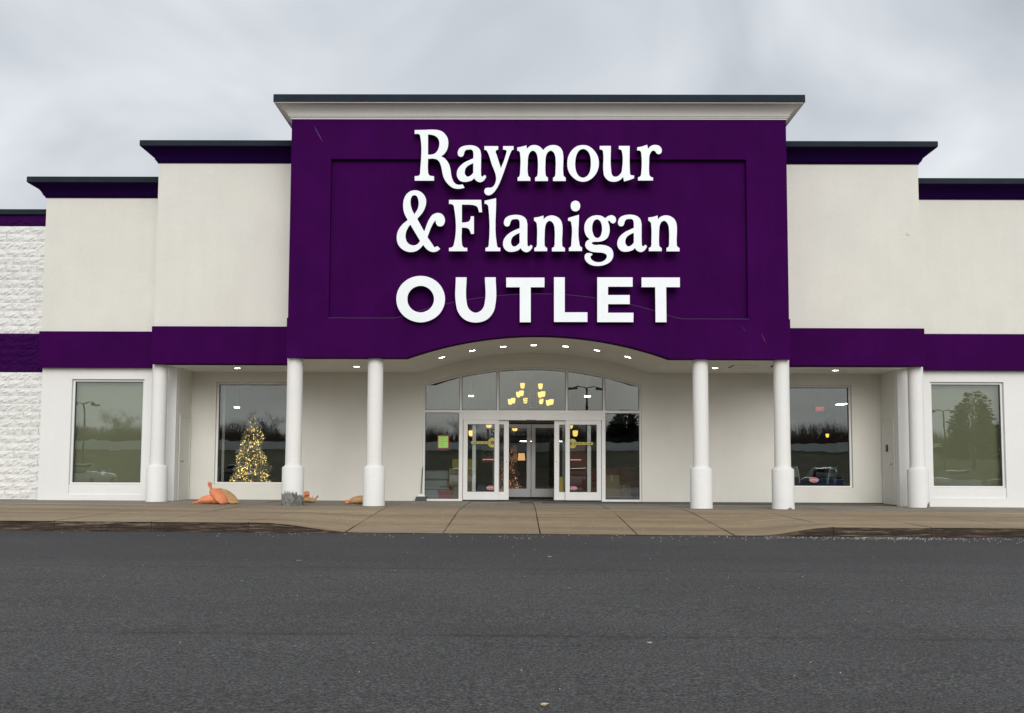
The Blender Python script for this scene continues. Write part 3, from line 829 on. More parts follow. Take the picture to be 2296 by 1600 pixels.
for fr, x in ((SL, CX-.675), (SR, CX+.645)):
    MB().lathe([(.016, 0), (.016, .01), (.008, .014)], (0, 0, 0), 12)
    m = MB()
    m.add([(x + .016*cos(2*pi*k/12), YB+.118, 1.05 + .016*sin(2*pi*k/12)) for k in range(12)] +
          [(x + .016*cos(2*pi*k/12), YB+.1255, 1.05 + .016*sin(2*pi*k/12)) for k in range(12)],
          [tuple(range(12))] + [(k, (k+1) % 12, 12+(k+1) % 12, 12+k) for k in range(12)])
    m.build('lock', 'bare_aluminium', fr)
# vestibule: inner doors
YI = 29.6
leaf(CX-1.02, CX-.005, YI, name='inner_door', mat='bare_aluminium', sl=.12, sr=.12, bot=.24)
leaf(CX+.005, CX+1.02, YI, name='inner_door', mat='bare_aluminium', sl=.12, sr=.12, bot=.24)
MB().box(CX-2.9, CX+2.9, YI-.05, YI+.1, 2.16, 2.55).build('inner_header', 'dark_grey', STORE)
MB().box(CX-1.10, CX-1.03, YI-.02, YI+.08, .0, 2.159).box(CX+1.03, CX+1.10, YI-.02, YI+.08, .0, 2.159).build('inner_jamb', 'bare_aluminium', STORE)

# stickers and lettering on the door glass (flat print)
def disc(cx, cz, rx, rz, y, n=28):
    return MB().add([(cx + rx*cos(2*pi*k/n), y, cz + rz*sin(2*pi*k/n)) for k in range(n)], [tuple(range(n))])
ys_ = YB + .052
lettering('1', .30, CX-1.17, 1.79, ys_, 'print_black', FL, 'number', .062)
lettering('5', .30, CX-1.04, 1.79, ys_, 'print_black', FL, 'number', .105)
def caution(fr, x0, x1, xc, z):
    b = MB().box(x0, x1, ys_, ys_+.002, z-.034, z+.034).build('sticker', 'sticker_yellow', fr)
    disc(xc, z, .115, .125, ys_+.004).build('sticker', 'sticker_yellow', fr)
    MB().box(xc-.11, xc+.11, ys_+.0025, ys_+.0035, z-.045, z+.045).build('sticker', 'sticker_brown', fr)
    w = (x1-x0)*.86; cx = (x0+x1)/2
    for k, (a, c) in enumerate(((0, .30), (.36, .52), (.60, .76), (.82, 1.))):
        MB().box(cx-w/2 + a*w, cx-w/2 + c*w, ys_-.0015, ys_-.0005, z-.011, z+.011).build('sticker_print', 'sticker_brown', fr)
caution(FL, CX-1.605, CX-1.09, CX-1.055, 1.545)
caution(FR, CX+1.05, CX+1.60, CX+1.06, 1.53)
for fr, a, b in ((FL, CX-1.31, CX-.995), (FR, CX+.995, CX+1.29)):
    MB().box(a, b, ys_, ys_+.002, 1.083, 1.123).build('sticker', 'sticker_red', fr)
    for k in range(4):
        MB().box(a + .02 + k*.072, a + .072 + k*.072, ys_-.0015, ys_-.0005, 1.096, 1.11).build('sticker_print', 'print_white', fr)
def oval_badge(cx, cz, y, parent, s=1.):
    disc(cx, cz, .105*s, .055*s, y).build('sticker', 'print_white', parent)
    disc(cx, cz, .098*s, .049*s, y-.001).build('sticker', 'sticker_red', parent)
    lettering('UNITED', .05*s, cx, cz, y-.002, 'print_white', parent, 'sticker_lettering', .15*s)
oval_badge(CX-1.09, .36, ys_, FL)
oval_badge(CX+1.09, .36, ys_, FR, .9)
oval_badge(7.33, .60, YB+.07+.047, fr_r, 1.15)

# service doors in the returns, keypad, wall cap, scuffs
for s in (-1, 1):
    x = s*9.08
    inner = x - s*.012
    a, b = sorted((inner, x - s*.001))
    d = MB().box(a, b, 26.12, 26.86, .0, 2.16).build('service_door', 'door_paint', STORE)
    e0, e1 = sorted((x - s*.022, x - s*.001))
    MB().box(e0, e1, 26.07, 26.118, .0, 2.21).box(e0, e1, 26.862, 26.91, .0, 2.21).box(e0, e1, 26.118, 26.862, 2.162, 2.21).build('door_jamb', 'door_paint', d)
    MB().tube([(x - s*.012, 26.22, 1.02), (x - s*.05, 26.22, 1.02)], .011, 8).tube([(x - s*.045, 26.22, 1.02), (x - s*.075, 26.22, 1.02)], .028, 10).build('door_knob', 'car_chrome', d)
    for hz in (.3, 1.05, 1.8):
        MB().tube([(x - s*.026, 26.865, hz-.05), (x - s*.026, 26.865, hz+.05)], .011, 6).build('hinge', 'door_paint', d)
k0, k1 = sorted((9.0785, 9.045))
kp = MB().box(k0, k1, 26.50, 26.62, 1.34, 1.52).build('keypad', 'black_plastic', STORE, bevel=.008)
m = MB(); 
m.add([(9.06 + 0, 0, 0)], []) if False else None
cap = MB().add([(9.32-.28 + .048*cos(2*pi*k/20), 24.685, 6.62 + .048*sin(2*pi*k/20)) for k in range(20)] +
               [(9.32-.28 + .052*cos(2*pi*k/20), 24.702, 6.62 + .052*sin(2*pi*k/20)) for k in range(20)],
               [tuple(range(20))] + [(k, (k+1) % 20, 20+(k+1) % 20, 20+k) for k in range(20)]).build('wall_cap', 'cream_stucco', STORE)
t = NT('scuff'); t.b.inputs['Base Color'].default_value = (.105, .055, .15, 1); t.b.inputs['Roughness'].default_value = .9
t.l(t.ramp(t.noise(30., 4, .8), (.4, (.04, .010, .075)), (.65, (.12, .07, .16))), t.b.inputs['Base Color'])
def scuff(x0, z0, x1, z1, w=.012, y=23.156):
    n = 10
    L = [(x0+(x1-x0)*k/n + .01*noise.noise((k*.7, x0, 0)), z0+(z1-z0)*k/n) for k in range(n+1)]
    ws = [w*sin(pi*(k+.4)/(n+.8)) for k in range(n+1)]
    MB().add([(x-q, y, z) for (x, z), q in zip(L, ws)] + [(x+q, y, z) for (x, z), q in zip(L, ws)],
             [(k, k+1, n+2+k, n+1+k) for k in range(n)]).build('scuff_mark', 'scuff', STORE)
scuff(-5.20, 8.78, -4.98, 8.38, .012)
scuff(5.05, 3.95, 5.16, 3.72, .008, 23.097)
scuff(4.62, 4.12, 4.70, 3.98, .006, 23.097)
# ---------------------------------------------------------------- channel-letter signs
def smooth_loop(pts, sub=6):
    n = len(pts); out = []
    for i in range(n):
        p0, p1, p2, p3 = (pts[(i+k) % n] for k in (-1, 0, 1, 2))
        s1, s2 = len(p1) > 2, len(p2) > 2
        if not s1 and not s2:
            out.append((p1[0], p1[1])); continue
        P0 = p0 if s1 else p1
        P3 = p3 if s2 else p2
        d = math.hypot(p2[0]-p1[0], p2[1]-p1[1])
        d0 = math.hypot(p1[0]-P0[0], p1[1]-P0[1]) or d
        d3 = math.hypot(P3[0]-p2[0], P3[1]-p2[1]) or d
        def tan(a, b, c, da, db):
            if a[:2] == b[:2]:
                return ((c[0]-b[0]), (c[1]-b[1]))
            v1 = ((b[0]-a[0])/da, (b[1]-a[1])/da); v2 = ((c[0]-b[0])/db, (c[1]-b[1])/db)
            w = db/(da+db)
            return ((v1[0]*w + v2[0]*(1-w))*d, (v1[1]*w + v2[1]*(1-w))*d)
        m1 = tan(P0, p1, p2, d0, d)
        m2 = tan(p1, p2, P3, d, d3) if P3[:2] != p2[:2] else (p2[0]-p1[0], p2[1]-p1[1])
        for k in range(sub):
            u = k/sub
            h = (2*u**3-3*u*u+1, u**3-2*u*u+u, -2*u**3+3*u*u, u**3-u*u)
            out.append(tuple(h[0]*p1[j] + h[1]*m1[j] + h[2]*p2[j] + h[3]*m2[j] for j in (0, 1)))
    return out
shapes = {}
for ch, loops in GLYPHS.items():
    L = [[(x/1000., z/1000.) for x, z in smooth_loop(l)] for l in loops]
    parts = [[L[0]], [L[1]]] if ch == 'i' else [L]
    face, ret = MB(), MB()
    for q in parts:
        face.poly(q, 22.962, 22.985)
        ret.poly(q, 22.986, 23.105)
    fm, rm = face.mesh('letter_face', 'letter_white'), ret.mesh('letter', 'letter_return')
    fix_normals(fm); fix_normals(rm)
    shapes[ch] = (fm, rm)
sign_labels = ['topmost line of white serif letters on the purple tower, beginning with R',
               'middle line of white serif letters on the purple tower, beginning with an ampersand',
               'bold white sans-serif capitals reading OUTLET above the entrance arch']
for row, lab in zip(SIGN_ROWS, sign_labels):
    sg = thing('wall_sign', (0, 23.1, row[0][1][1]), lab, 'sign', 'white channel-letter signs on the tower')
    for ch, (x, z) in row:
        fm, rm = shapes[ch]
        o = bpy.data.objects.new('letter', rm); COL.objects.link(o)
        o.location = (x, 0, z); adopt(o, sg)
        p = bpy.data.objects.new('letter_face', fm); COL.objects.link(p)
        p.parent = o

# ---------------------------------------------------------------- sandbags
def catmull(P, n):
    out = []
    for i in range(len(P)-1):
        p0, p1, p2, p3 = P[max(i-1, 0)], P[i], P[i+1], P[min(i+2, len(P)-1)]
        for k in range(n):
            u = k/n
            out.append([.5*((2*b) + (c-a)*u + (2*a-5*b+4*c-d)*u*u + (3*b-a-3*c+d)*u**3) for a, b, c, d in zip(p0, p1, p2, p3)])
    return out + [list(P[-1])]
def sack(spine, seed, wr=.10, lump=.05, flat=True, n=28):
    """spine rows: x, y, z, half width (across), half height, wrinkle weight"""
    R = catmull(spine, 6)
    v = []
    for i, r in enumerate(R):
        p = Vector(r[:3])
        a, b = R[max(i-1, 0)], R[min(i+1, len(R)-1)]
        d = (Vector(b[:3]) - Vector(a[:3])).normalized()
        side = d.cross(Vector((0, 0, 1)))
        side = side.normalized() if side.length > .2 else Vector((0, 1, 0))
        up = side.cross(d).normalized()
        for k in range(n):
            t = 2*pi*k/n
            wv = 1 + wr*r[5]*sin(5*t + seed + 2*noise.noise((i*.15, seed, 0)))*(.6 + .4*sin(9*t + i*.2))
            wv += .075*abs(noise.noise((cos(t)*2.2 + seed, sin(t)*2.2, i*.33)))
            wv += lump*noise.noise((cos(t)*1.3 + seed, sin(t)*1.3, i*.14)) + .4*lump*noise.noise((cos(t)*3 + seed, sin(t)*3, i*.4))
            nn = noise.noise((cos(t)*2.6 + seed*3, sin(t)*2.6 + .4*i*.18, i*.16))
            wv -= .17*max(0., 1 - abs(nn)/.09)*(.35 + .65*min(1., r[5]*2))
            q = p + side*(r[3]*cos(t)*wv) + up*(r[4]*sin(t)*wv)
            zg = zwalk(q.x, q.y) + .004
            if flat and q.z < zg:
                q.z = zg
            v.append(tuple(q))
    m = len(R)
    f = [(i*n+k, i*n+(k+1) % n, (i+1)*n+(k+1) % n, (i+1)*n+k) for i in range(m-1) for k in range(n)]
    f += [tuple(range(n-1, -1, -1)), tuple((m-1)*n+k for k in range(n))]
    return MB().add(v, f)
def sandbag(loc, label, body, mat, tie=None, frill=None):
    s = thing('sandbag', loc, label, 'sandbag', 'sandbags on the pavement')
    body.build('bag', mat, s, smooth=True)
    if tie:
        tie.build('tie', 'tie_dark', s, smooth=True)
    if frill:
        frill.build('bag_neck', 'sandbag_orange' if mat == 'sandbag_orange' else mat, s, smooth=True)
    return s
YS = 24.0
sandbag((-7.70, YS, .03), 'orange sandbag lying flat at the left of the heap, its tied end on the ground',
        sack([(-7.88, YS-.12, .07, .022, .018, 1.), (-7.84, YS-.11, .085, .06, .045, .9), (-7.76, YS-.08, .115, .13, .085, .5), (-7.62, YS-.03, .13, .17, .105, .2),
              (-7.48, YS+.0, .14, .17, .12, .15), (-7.38, YS+.02, .13, .13, .10, .2), (-7.33, YS+.03, .12, .05, .05, .3)], 1.3),
        'sandbag_orange', MB().tube([(-7.885 + .0, YS-.12 + .026*cos(a), .07 + .024*sin(a)) for a in lin(0, 2*pi, 13)], .006, 5),
        sack([(-7.87, YS-.12, .07, .024, .02, 1.), (-7.93, YS-.14, .055, .045, .022, 1.5), (-7.99, YS-.16, .045, .05, .016, 1.6)], 4.1, wr=.3))
sandbag((-7.45, YS, .03), 'orange sandbag leaning upright in the heap, its tied neck sticking up',
        sack([(-7.22, YS-.22, .045, .10, .03, .3), (-7.27, YS-.19, .10, .15, .075, .15), (-7.36, YS-.13, .19, .16, .095, .15), (-7.47, YS-.06, .27, .15, .10, .3),
              (-7.56, YS+.0, .32, .11, .08, .7), (-7.60, YS+.02, .355, .05, .045, 1.), (-7.615, YS+.03, .375, .027, .025, 1.)], 2.2, wr=.14),
        'sandbag_orange', MB().tube([(-7.615 + .03*cos(a), YS+.03 + .03*sin(a), .372 + .012*cos(a)) for a in lin(0, 2*pi, 13)], .007, 5),
        sack([(-7.615, YS+.03, .37, .026, .026, 1.), (-7.64, YS+.035, .43, .036, .030, 1.2), (-7.66, YS+.035, .485, .055, .036, 1.5), (-7.68, YS+.03, .53, .045, .02, 2.)], 7.7, wr=.3, flat=False))
sandbag((-7.25, YS+.2, .03), 'faded tan sandbag leaning at the right of the heap',
        sack([(-7.04, YS+.0, .04, .10, .02, .3), (-7.10, YS+.04, .09, .16, .06, .15), (-7.20, YS+.10, .17, .17, .085, .1), (-7.33, YS+.17, .26, .15, .085, .3),
              (-7.43, YS+.23, .32, .10, .06, .7), (-7.47, YS+.26, .345, .04, .03, 1.)], 5.2),
        'sandbag_tan', None,
        sack([(-7.46, YS+.26, .34, .04, .03, 1.), (-7.50, YS+.28, .37, .06, .02, 1.6)], 3.3, wr=.3))
YS = 25.45
sandbag((-5.8, YS, .02), 'torn orange sandbag slumped behind the chipped column',
        sack([(-6.12, YS, .05, .08, .05, .4), (-6.02, YS, .12, .17, .11, .3), (-5.88, YS, .16, .18, .145, .3), (-5.76, YS-.02, .15, .16, .13, .5), (-5.70, YS-.03, .15, .09, .08, 1.2), (-5.68, YS-.03, .15, .03, .03, 1.)], 6.1, wr=.2),
        'sandbag_orange', None,
        sack([(-5.72, YS-.02, .17, .05, .07, 1.), (-5.66, YS-.02, .21, .05, .075, 1.8), (-5.61, YS-.02, .22, .05, .05, 2.2)], 8.8, wr=.35))
sandbag((-5.55, YS-.1, .02), 'small tan sandbag with a stiff tied end beside the chipped column',
        sack([(-5.72, YS-.12, .05, .06, .04, .4), (-5.64, YS-.14, .085, .11, .07, .3), (-5.54, YS-.15, .08, .11, .062, .3), (-5.46, YS-.16, .07, .07, .05, .6), (-5.43, YS-.16, .075, .022, .022, 1.)], 2.9, wr=.16),
        'sandbag_tan', MB().tube([(-5.47, YS-.17, .09), (-5.475, YS-.18, .14), (-5.49, YS-.18, .185)], .004, 5),
        sack([(-5.44, YS-.16, .085, .018, .018, 1.), (-5.40, YS-.16, .13, .022, .02, 1.), (-5.36, YS-.16, .19, .03, .02, 1.4)], 1.9, wr=.3, flat=False))
YS = 24.6
sandbag((-4.2, YS, .02), 'tan sandbag with an orange tied end lying beside the second column left of the doors',
        sack([(-4.47, YS-.02, .06, .025, .025, 1.), (-4.43, YS-.01, .08, .08, .06, .9), (-4.34, YS, .10, .14, .09, .4), (-4.2, YS+.02, .115, .17, .10, .15), (-4.0, YS+.03, .11, .17, .10, .15), (-3.88, YS+.03, .10, .12, .08, .3), (-3.84, YS+.03, .10, .04, .03, .3)], 3.7, wr=.12),
        'sandbag_tan', MB().tube([(-4.47, YS-.02 + .03*cos(a), .06 + .028*sin(a)) for a in lin(0, 2*pi, 13)], .006, 5), None)
nk = sack([(-4.465, YS-.02, .06, .028, .026, 1.), (-4.51, YS-.03, .062, .06, .05, 1.6), (-4.56, YS-.04, .05, .055, .04, 2.)], 9.4, wr=.35).build('bag_neck', 'sandbag_orange', [o for o in COL.objects if o.name.startswith('sandbag') and o.type == 'EMPTY'][-1], smooth=True)

# ---------------------------------------------------------------- things at the entrance
br = thing('broom', (-2.92, 26.86, 0), 'lobby broom with grey bristles and green handle standing against the left entrance glass', 'broom')
MB().add([(-2.98+dx*w, 26.86+dy*d, z) for z, w, d in ((.012, .155, .045), (.05, .15, .042), (.13, .115, .03)) for dx, dy in ((-1, -1), (1, -1), (1, 1), (-1, 1))],
         [(0, 1, 2, 3)] + [(i*4+k, i*4+(k+1) % 4, (i+1)*4+(k+1) % 4, (i+1)*4+k) for i in range(2) for k in range(4)] + [(8, 9, 10, 11)]).build('bristles', 'bristle_grey', br)
MB().add([(-2.98+dx*w, 26.86+dy*d, z) for z, w, d in ((.131, .12, .034), (.165, .10, .03), (.20, .03, .02)) for dx, dy in ((-1, -1), (1, -1), (1, 1), (-1, 1))],
         [(0, 1, 2, 3)] + [(i*4+k, i*4+(k+1) % 4, (i+1)*4+(k+1) % 4, (i+1)*4+k) for i in range(2) for k in range(4)] + [(8, 9, 10, 11)]).build('broom_head', 'print_white', br, bevel=.006)
MB().tube([(-2.98, 26.86, .19), (-2.955, 26.97, .86)], .012, 8).build('handle', 'broom_green', br, smooth=True)
MB().tube([(-2.955, 26.97, .861), (-2.95, 26.98, 1.02)], .013, 8).build('grip', 'print_white', br, smooth=True)
nt_ = thing('notice', (-2.42, YB+.1, 1.4), 'bright green paper notice with red backing taped to the left entrance pane', 'notice')
MB().box(-2.575, -2.275, YB+.109, YB+.1115, 1.385, 1.74).build('backing', 'sticker_red', nt_)
MB().box(-2.555, -2.30, YB+.106, YB+.1085, 1.405, 1.71).build('paper', 'notice_green', nt_)
pl = MB()
for k, (a, b) in enumerate(((.05, .8), (.1, .6), (.05, .9), (.05, .5), (.1, .7))):
    pl.box(-2.54 + .22*a, -2.54 + .22*b, YB+.1045, YB+.1055, 1.67 - k*.05, 1.674 - k*.05)
pl.build('print_lines', 'print_black', nt_)

# ---------------------------------------------------------------- inside the store
tag(MB().box(-12.3, 17., 26.0, 128., -.06, -.002).build('interior_floor', 'carpet'), kind='structure')
tag(MB().box(-12.3, 17., 25.97, 128., 4.45, 4.55).build('interior_ceiling', 'interior_dark'), kind='structure')
tag(MB().box(-12.3, 17., 128., 128.2, -.06, 4.45).build('interior_wall_back', 'interior_wall'), kind='structure')
tag(MB().box(-12.32, -12.30, 26.03, 128., -.06, 4.45).build('interior_wall_left', 'interior_wall'), kind='structure')
tag(MB().box(16.80, 16.82, 26.03, 128., -.06, 4.45).build('interior_wall_right', 'interior_wall'), kind='structure')
tag(MB().box(-12.2, -3.4, 33.0, 33.15, 0, 4.44).build('partition_left', 'interior_dark'), kind='structure')
tag(MB().box(5.0, 16.7, 36.0, 36.15, 0, 4.44).build('partition_right', 'interior_dark'), kind='structure')
tag(MB().box(-3.3, 4.9, 58.0, 58.15, 0, 2.15).build('display_wall', 'interior_wall'), kind='structure')
tag(MB().box(-6.2, -1.35, 57.0, 57.2, 0, 3.25).build('display_wall', 'interior_wall'), kind='structure')
k = 0
where = ['nearest the entrance on the left', 'nearest the entrance in the middle', 'nearest the entrance on the right',
         'in the second row, left', 'in the second row, middle', 'in the second row, right']
for y, zl in ((100., 3.30), (116., 3.30)):
    for x in (-3.4, .2, 3.6):
        ft = thing('strip_light', (x, y, 3.4), 'glowing white ceiling strip light inside the doors, ' + where[k], 'ceiling light', 'ceiling strip lights')
        MB().box(x-.6, x+.6, y-.07, y+.07, zl, zl+.05).build('tube', 'strip_light', ft)
        MB().box(x-.62, x+.62, y-.1, y+.1, zl+.051, zl+.09).box(x-.4, x-.38, y-.01, y+.01, zl+.091, 4.449).box(x+.38, x+.4, y-.01, y+.01, zl+.091, 4.449).build('housing', 'print_white', ft)
        k += 1
def panel_light(x, y, z, label, w=.34, d=.34):
    ft = thing('panel_light', (x, y, z), label, 'ceiling light', 'panel lights behind the shop windows')
    MB().box(x-w, x+w, y-d, y+d, z-.02, z).build('panel', 'strip_light', ft)
    MB().box(x-w-.03, x+w+.03, y-d-.03, y+d+.03, z+.001, z+.05).box(x-.01, x+.01, y-.01, y+.01, z+.051, 4.449).build('housing', 'print_white', ft)
panel_light(8.80, 29.4, 2.74, 'small bright ceiling light seen in the right recessed window', .09, .22)
panel_light(-8.35, 28.7, 2.55, 'small bright ceiling light seen in the left recessed window', .06, .06)
panel_light(-1.75, 28.2, 2.86, 'small square light behind the left pane above the doors', .06, .06)
panel_light(1.45, 28.2, 2.86, 'small square light behind the right pane above the doors', .08, .06)

# chandelier behind the middle upper pane
ch = thing('chandelier', (-.05, 29.0, 2.6), 'chandelier with glowing amber cup shades behind the middle arched pane', 'chandelier')
stem = MB().tube([(-.04, 29.0, 2.52), (-.04, 29.0, 4.44)], .016, 8)
cups = [(-.335, 3.03), (-.36, 2.84), (-.45, 2.78), (-.60, 2.63), (-.68, 2.57), (-.25, 2.64), (.17, 3.01), (.255, 2.82), (.16, 2.77), (.20, 2.62), (.39, 2.55), (.485, 2.585)]
for i, (dx, z) in enumerate(cups):
    z += .16
    r = max(.72 if z < 2.7 else .48 if z < 2.9 else .36, abs(dx) + .02)
    dy = sqrt(max(0., r*r - (dx+.04)**2)) * (1 if i % 2 else -1)
    c = (dx, 29.0 + dy*.8, z)
    MB().lathe([(.035, -.075), (.052, -.05), (.060, 0.), (.066, .075), (.060, .075), (.045, -.045)], c, 16).build('shade', 'shade_glass', ch, smooth=True)
    stem.tube([(c[0], c[1], z-.10), (c[0], c[1], z-.076)], .014, 6)
    stem.tube([(-.04, 29.0, z-.16), (-.04*.4+c[0]*.6, 29.0+(c[1]-29.0)*.6, z-.19), (c[0], c[1], z-.10)], .009, 6)
stem.build('arms', 'bronze', ch, smooth=True)
# vertical plaque hanging from the ceiling
pq = thing('hanging_plaque', (.0, 31.0, 2.7), 'narrow pale framed plaque hanging behind the chandelier', 'plaque')
MB().box(-.115, .115, 31.0, 31.02, 2.68, 3.22).box(-.01, .01, 31., 31.02, 3.221, 4.449).build('frame', 'print_white', pq)
MB().box(-.08, .08, 30.99, 30.999, 2.71, 3.19).build('panel', 'dark_grey', pq)

# small hanging lamps
def pendant(x, y, z, label, r=.07):
    pt = thing('pendant_lamp', (x, y, z), label, 'lamp', 'amber lamps hanging inside the doors')
    MB().lathe([(r*.55, -r*1.3), (r*.9, -r*.8), (r, r*.9), (r*.9, r*.9), (r*.6, -r)], (x, y, z), 16).build('shade', 'shade_glass', pt, smooth=True)
    MB().tube([(x, y, z+r*.91), (x, y, 4.449)], .006, 5).build('cord', 'bronze', pt)
pendant(-1.78, 28.9, 1.86, 'amber pendant lamp seen at the left edge of the left door glass')
pendant(-1.28, 29.2, 2.13, 'round yellow pendant lamp above the number on the left door glass', .06)
pendant(1.16, 29.0, 1.87, 'amber pendant lamp seen through the right door glass', .075)
pendant(8.92, 31.2, 1.90, 'round warm lamp glowing in the right recessed window', .05)
for k, (x, y) in enumerate(((-.62, 43.), (1.55, 40.), (-1.6, 39.5))):
    pendant(x, y, 2.55, 'distant amber pendant lamp deep inside, ' + ('between the inner doors', 'right of the inner doors', 'left of the inner doors')[k], .12)

# furniture waiting inside
def cushion(x0, x1, y0, y1, z0, z1, m=None):
    return (m or MB()).box(x0, x1, y0, y1, z0, z1)
def sofa(x, y, w, mat, label):
    s = thing('sofa', (x, y, 0), label, 'sofa')
    MB().box(x-w/2, x+w/2, y-.42, y+.45, .10, .34).build('sofa_base', mat, s, bevel=.03)
    for a in (-1, 1):
        MB().box(x + a*w/2 - .11 - .10*a, x + a*w/2 + .11 - .10*a, y-.45, y+.46, .08, .62).build('armrest', mat, s, bevel=.05)
    n = 3
    for i in range(n):
        x0 = x - w/2 + .24 + i*(w-.48)/n
        MB().box(x0+.01, x0+(w-.48)/n-.01, y-.44, y+.2, .342, .48).build('seat_cushion', mat, s, bevel=.04)
        MB().box(x0+.01, x0+(w-.48)/n-.01, y+.15, y+.38, .49, .92).build('back_cushion', mat, s, bevel=.06)
    MB().box(x-w/2+.02, x+w/2-.02, y+.385, y+.48, .12, .80).build('backrest', mat, s, bevel=.03)
    for a in (-1, 1):
        for b in (-.36, .38):
            MB().box(x+a*(w/2-.1)-.03, x+a*(w/2-.1)+.03, y+b-.03, y+b+.03, -.001, .099).build('leg', 'bronze', s)
sofa(.3, 35.6, 2.3, 'sofa_brown', 'brown sofa standing inside behind the inner doors')
sofa(2.4, 31.2, 1.9, 'sofa_rust', 'rust red sofa behind the right entrance pane')
def carton(x, y, z, w, d, h, mat, label, rz=0):
    o = thing('carton', (x, y, z), label, 'box', 'cartons stacked inside the entrance')
    MB().box(x-w/2, x+w/2, y-d/2, y+d/2, z, z+h).build('carton_body', mat, o, bevel=.008)
    MB().box(x-.025, x+.025, y-d/2-.002, y+d/2+.002, z+h*.72, z+h+.002).build('tape', 'cardboard_pale' if mat == 'cardboard' else 'cardboard', o)
carton(-2.05, 28.8, 0, .75, .6, .50, 'cardboard', 'brown carton on the floor behind the left entrance pane')
carton(-2.00, 28.85, .50, .72, .6, .36, 'cardboard_pale', 'pale carton on top of the brown carton, left entrance pane')
carton(-1.95, 28.85, .86, .66, .5, .26, 'yellow_plastic', 'mustard yellow bundle topping the cartons behind the left pane')
carton(2.12, 28.5, .10, .42, .45, .60, 'cardboard', 'tall brown carton behind the right entrance pane')
carton(2.50, 28.9, .0, .38, .4, .42, 'cardboard', 'short brown carton behind the right entrance pane')
carton(1.25, 33.0, .0, .8, .5, .36, 'cardboard', 'flat brown carton on the floor beyond the inner doors')
carton(.75, 32.4, .0, .5, .5, .26, 'print_white', 'low white carton on the floor beyond the inner doors')
dl = tag(MB().box(1.85, 2.75, 28.2, 29.15, -.001, .095).build('pallet_cover', 'blue_tarp', bevel=.01), 'blue sheet folded under the cartons behind the right pane', 'sheet')
ap = thing('mattress_stack', (-2.65, 29.3, 0), 'stack of white wrapped mattresses behind the left entrance pane', 'mattresses')
for i in range(3):
    MB().box(-3.15, -2.40, 28.9, 30.6, .001+i*.27, .255+i*.27).build('mattress', 'mattress_white', ap, bevel=.05)
rb = thing('red_basket', (-2.42, 27.9, 0), 'dark red shopping basket on the floor behind the left entrance pane', 'basket')
MB().add([(-2.42+dx*w, 27.95+dy*w*.7, z) for z, w in ((-.001, .15), (.26, .21), (.26, .19), (.02, .14)) for dx, dy in ((-1, -1), (1, -1), (1, 1), (-1, 1))],
         [(0, 1, 2, 3), (12, 13, 14, 15)] + [(i*4+k, i*4+(k+1) % 4, (i+1)*4+(k+1) % 4, (i+1)*4+k) for i in range(3) for k in range(4)]).build('tub', 'red_paint', rb)
MB().tube([(-2.60, 27.95, .26), (-2.55, 27.95, .36), (-2.29, 27.95, .36), (-2.24, 27.95, .26)], .012, 6).build('handle', 'black_plastic', rb)
bn = thing('floor_banner', (1.30, 28.6, 0), 'tall red roll-up banner standing behind the right door glass', 'banner')
MB().box(1.02, 1.60, 28.6, 28.62, .06, 1.5).build('fabric', 'sofa_rust', bn)
MB().box(1.0, 1.62, 28.5, 28.72, -.001, .058).build('stand', 'bare_aluminium', bn, bevel=.01)
MB().tube([(1.31, 28.64, .05), (1.31, 28.64, 1.5)], .012, 6).build('pole', 'bare_aluminium', bn)
fs = thing('wet_floor_sign', (.68, 28.6, 0), 'yellow folding floor sign at the right side of the open doorway', 'floor sign')
for a, nm in ((-1, 'front_board'), (1, 'back_board')):
    MB().add([(.53, 28.6+a*.17, -.001), (.83, 28.6+a*.17, -.001), (.78, 28.6+a*.012, .64), (.58, 28.6+a*.012, .64),
              (.53, 28.6+a*.155, -.001), (.83, 28.6+a*.155, -.001), (.78, 28.6+a*.002, .64), (.58, 28.6+a*.002, .64)],
             [(0, 1, 2, 3), (4, 5, 6, 7), (0, 1, 5, 4), (1, 2, 6, 5), (2, 3, 7, 6), (3, 0, 4, 7)]).build(nm, 'yellow_plastic', fs)
tl = thing('table_lamp', (-.35, 34.3, 0), 'lamp with an orange drum shade standing beyond the inner doors', 'lamp')
MB().lathe([(.12, .0), (.12, .03), (.02, .05), (.02, 1.2)], (-.35, 34.3, 0), 16).build('lamp_stand', 'bronze', tl)
MB().lathe([(.125, 1.12), (.105, 1.36), (.10, 1.36), (.118, 1.13)], (-.35, 34.3, 0), 20).build('lamp_shade', 'lamp_orange', tl, smooth=True)
cs = thing('customer_sign', (-.9, 34.5, 1.5), 'white board with black Customer lettering hung inside behind the left door', 'sign')
MB().box(-1.7, -.5, 34.5, 34.53, 1.05, 1.62).tube([(-1.6, 34.515, 1.62), (-1.6, 34.515, 4.449)], .006, 5).tube([(-.6, 34.515, 1.62), (-.6, 34.515, 4.449)], .006, 5).build('board', 'print_white', cs)
lettering('Customer', .22, -1.1, 1.34, 34.495, 'print_black', cs, 'lettering', .95)
ex = thing('exit_sign', (8.65, 31.0, 2.62), 'small red glowing EXIT sign inside the right recessed window', 'exit sign')
MB().box(8.51, 8.79, 31.0, 31.04, 2.60, 2.77).tube([(8.65, 31.02, 2.77), (8.65, 31.02, 4.449)], .01, 6).build('case', 'print_white', ex)
lettering('EXIT', .15, 8.65, 2.685, 30.995, 'exit_red', ex, 'lettering', .24)
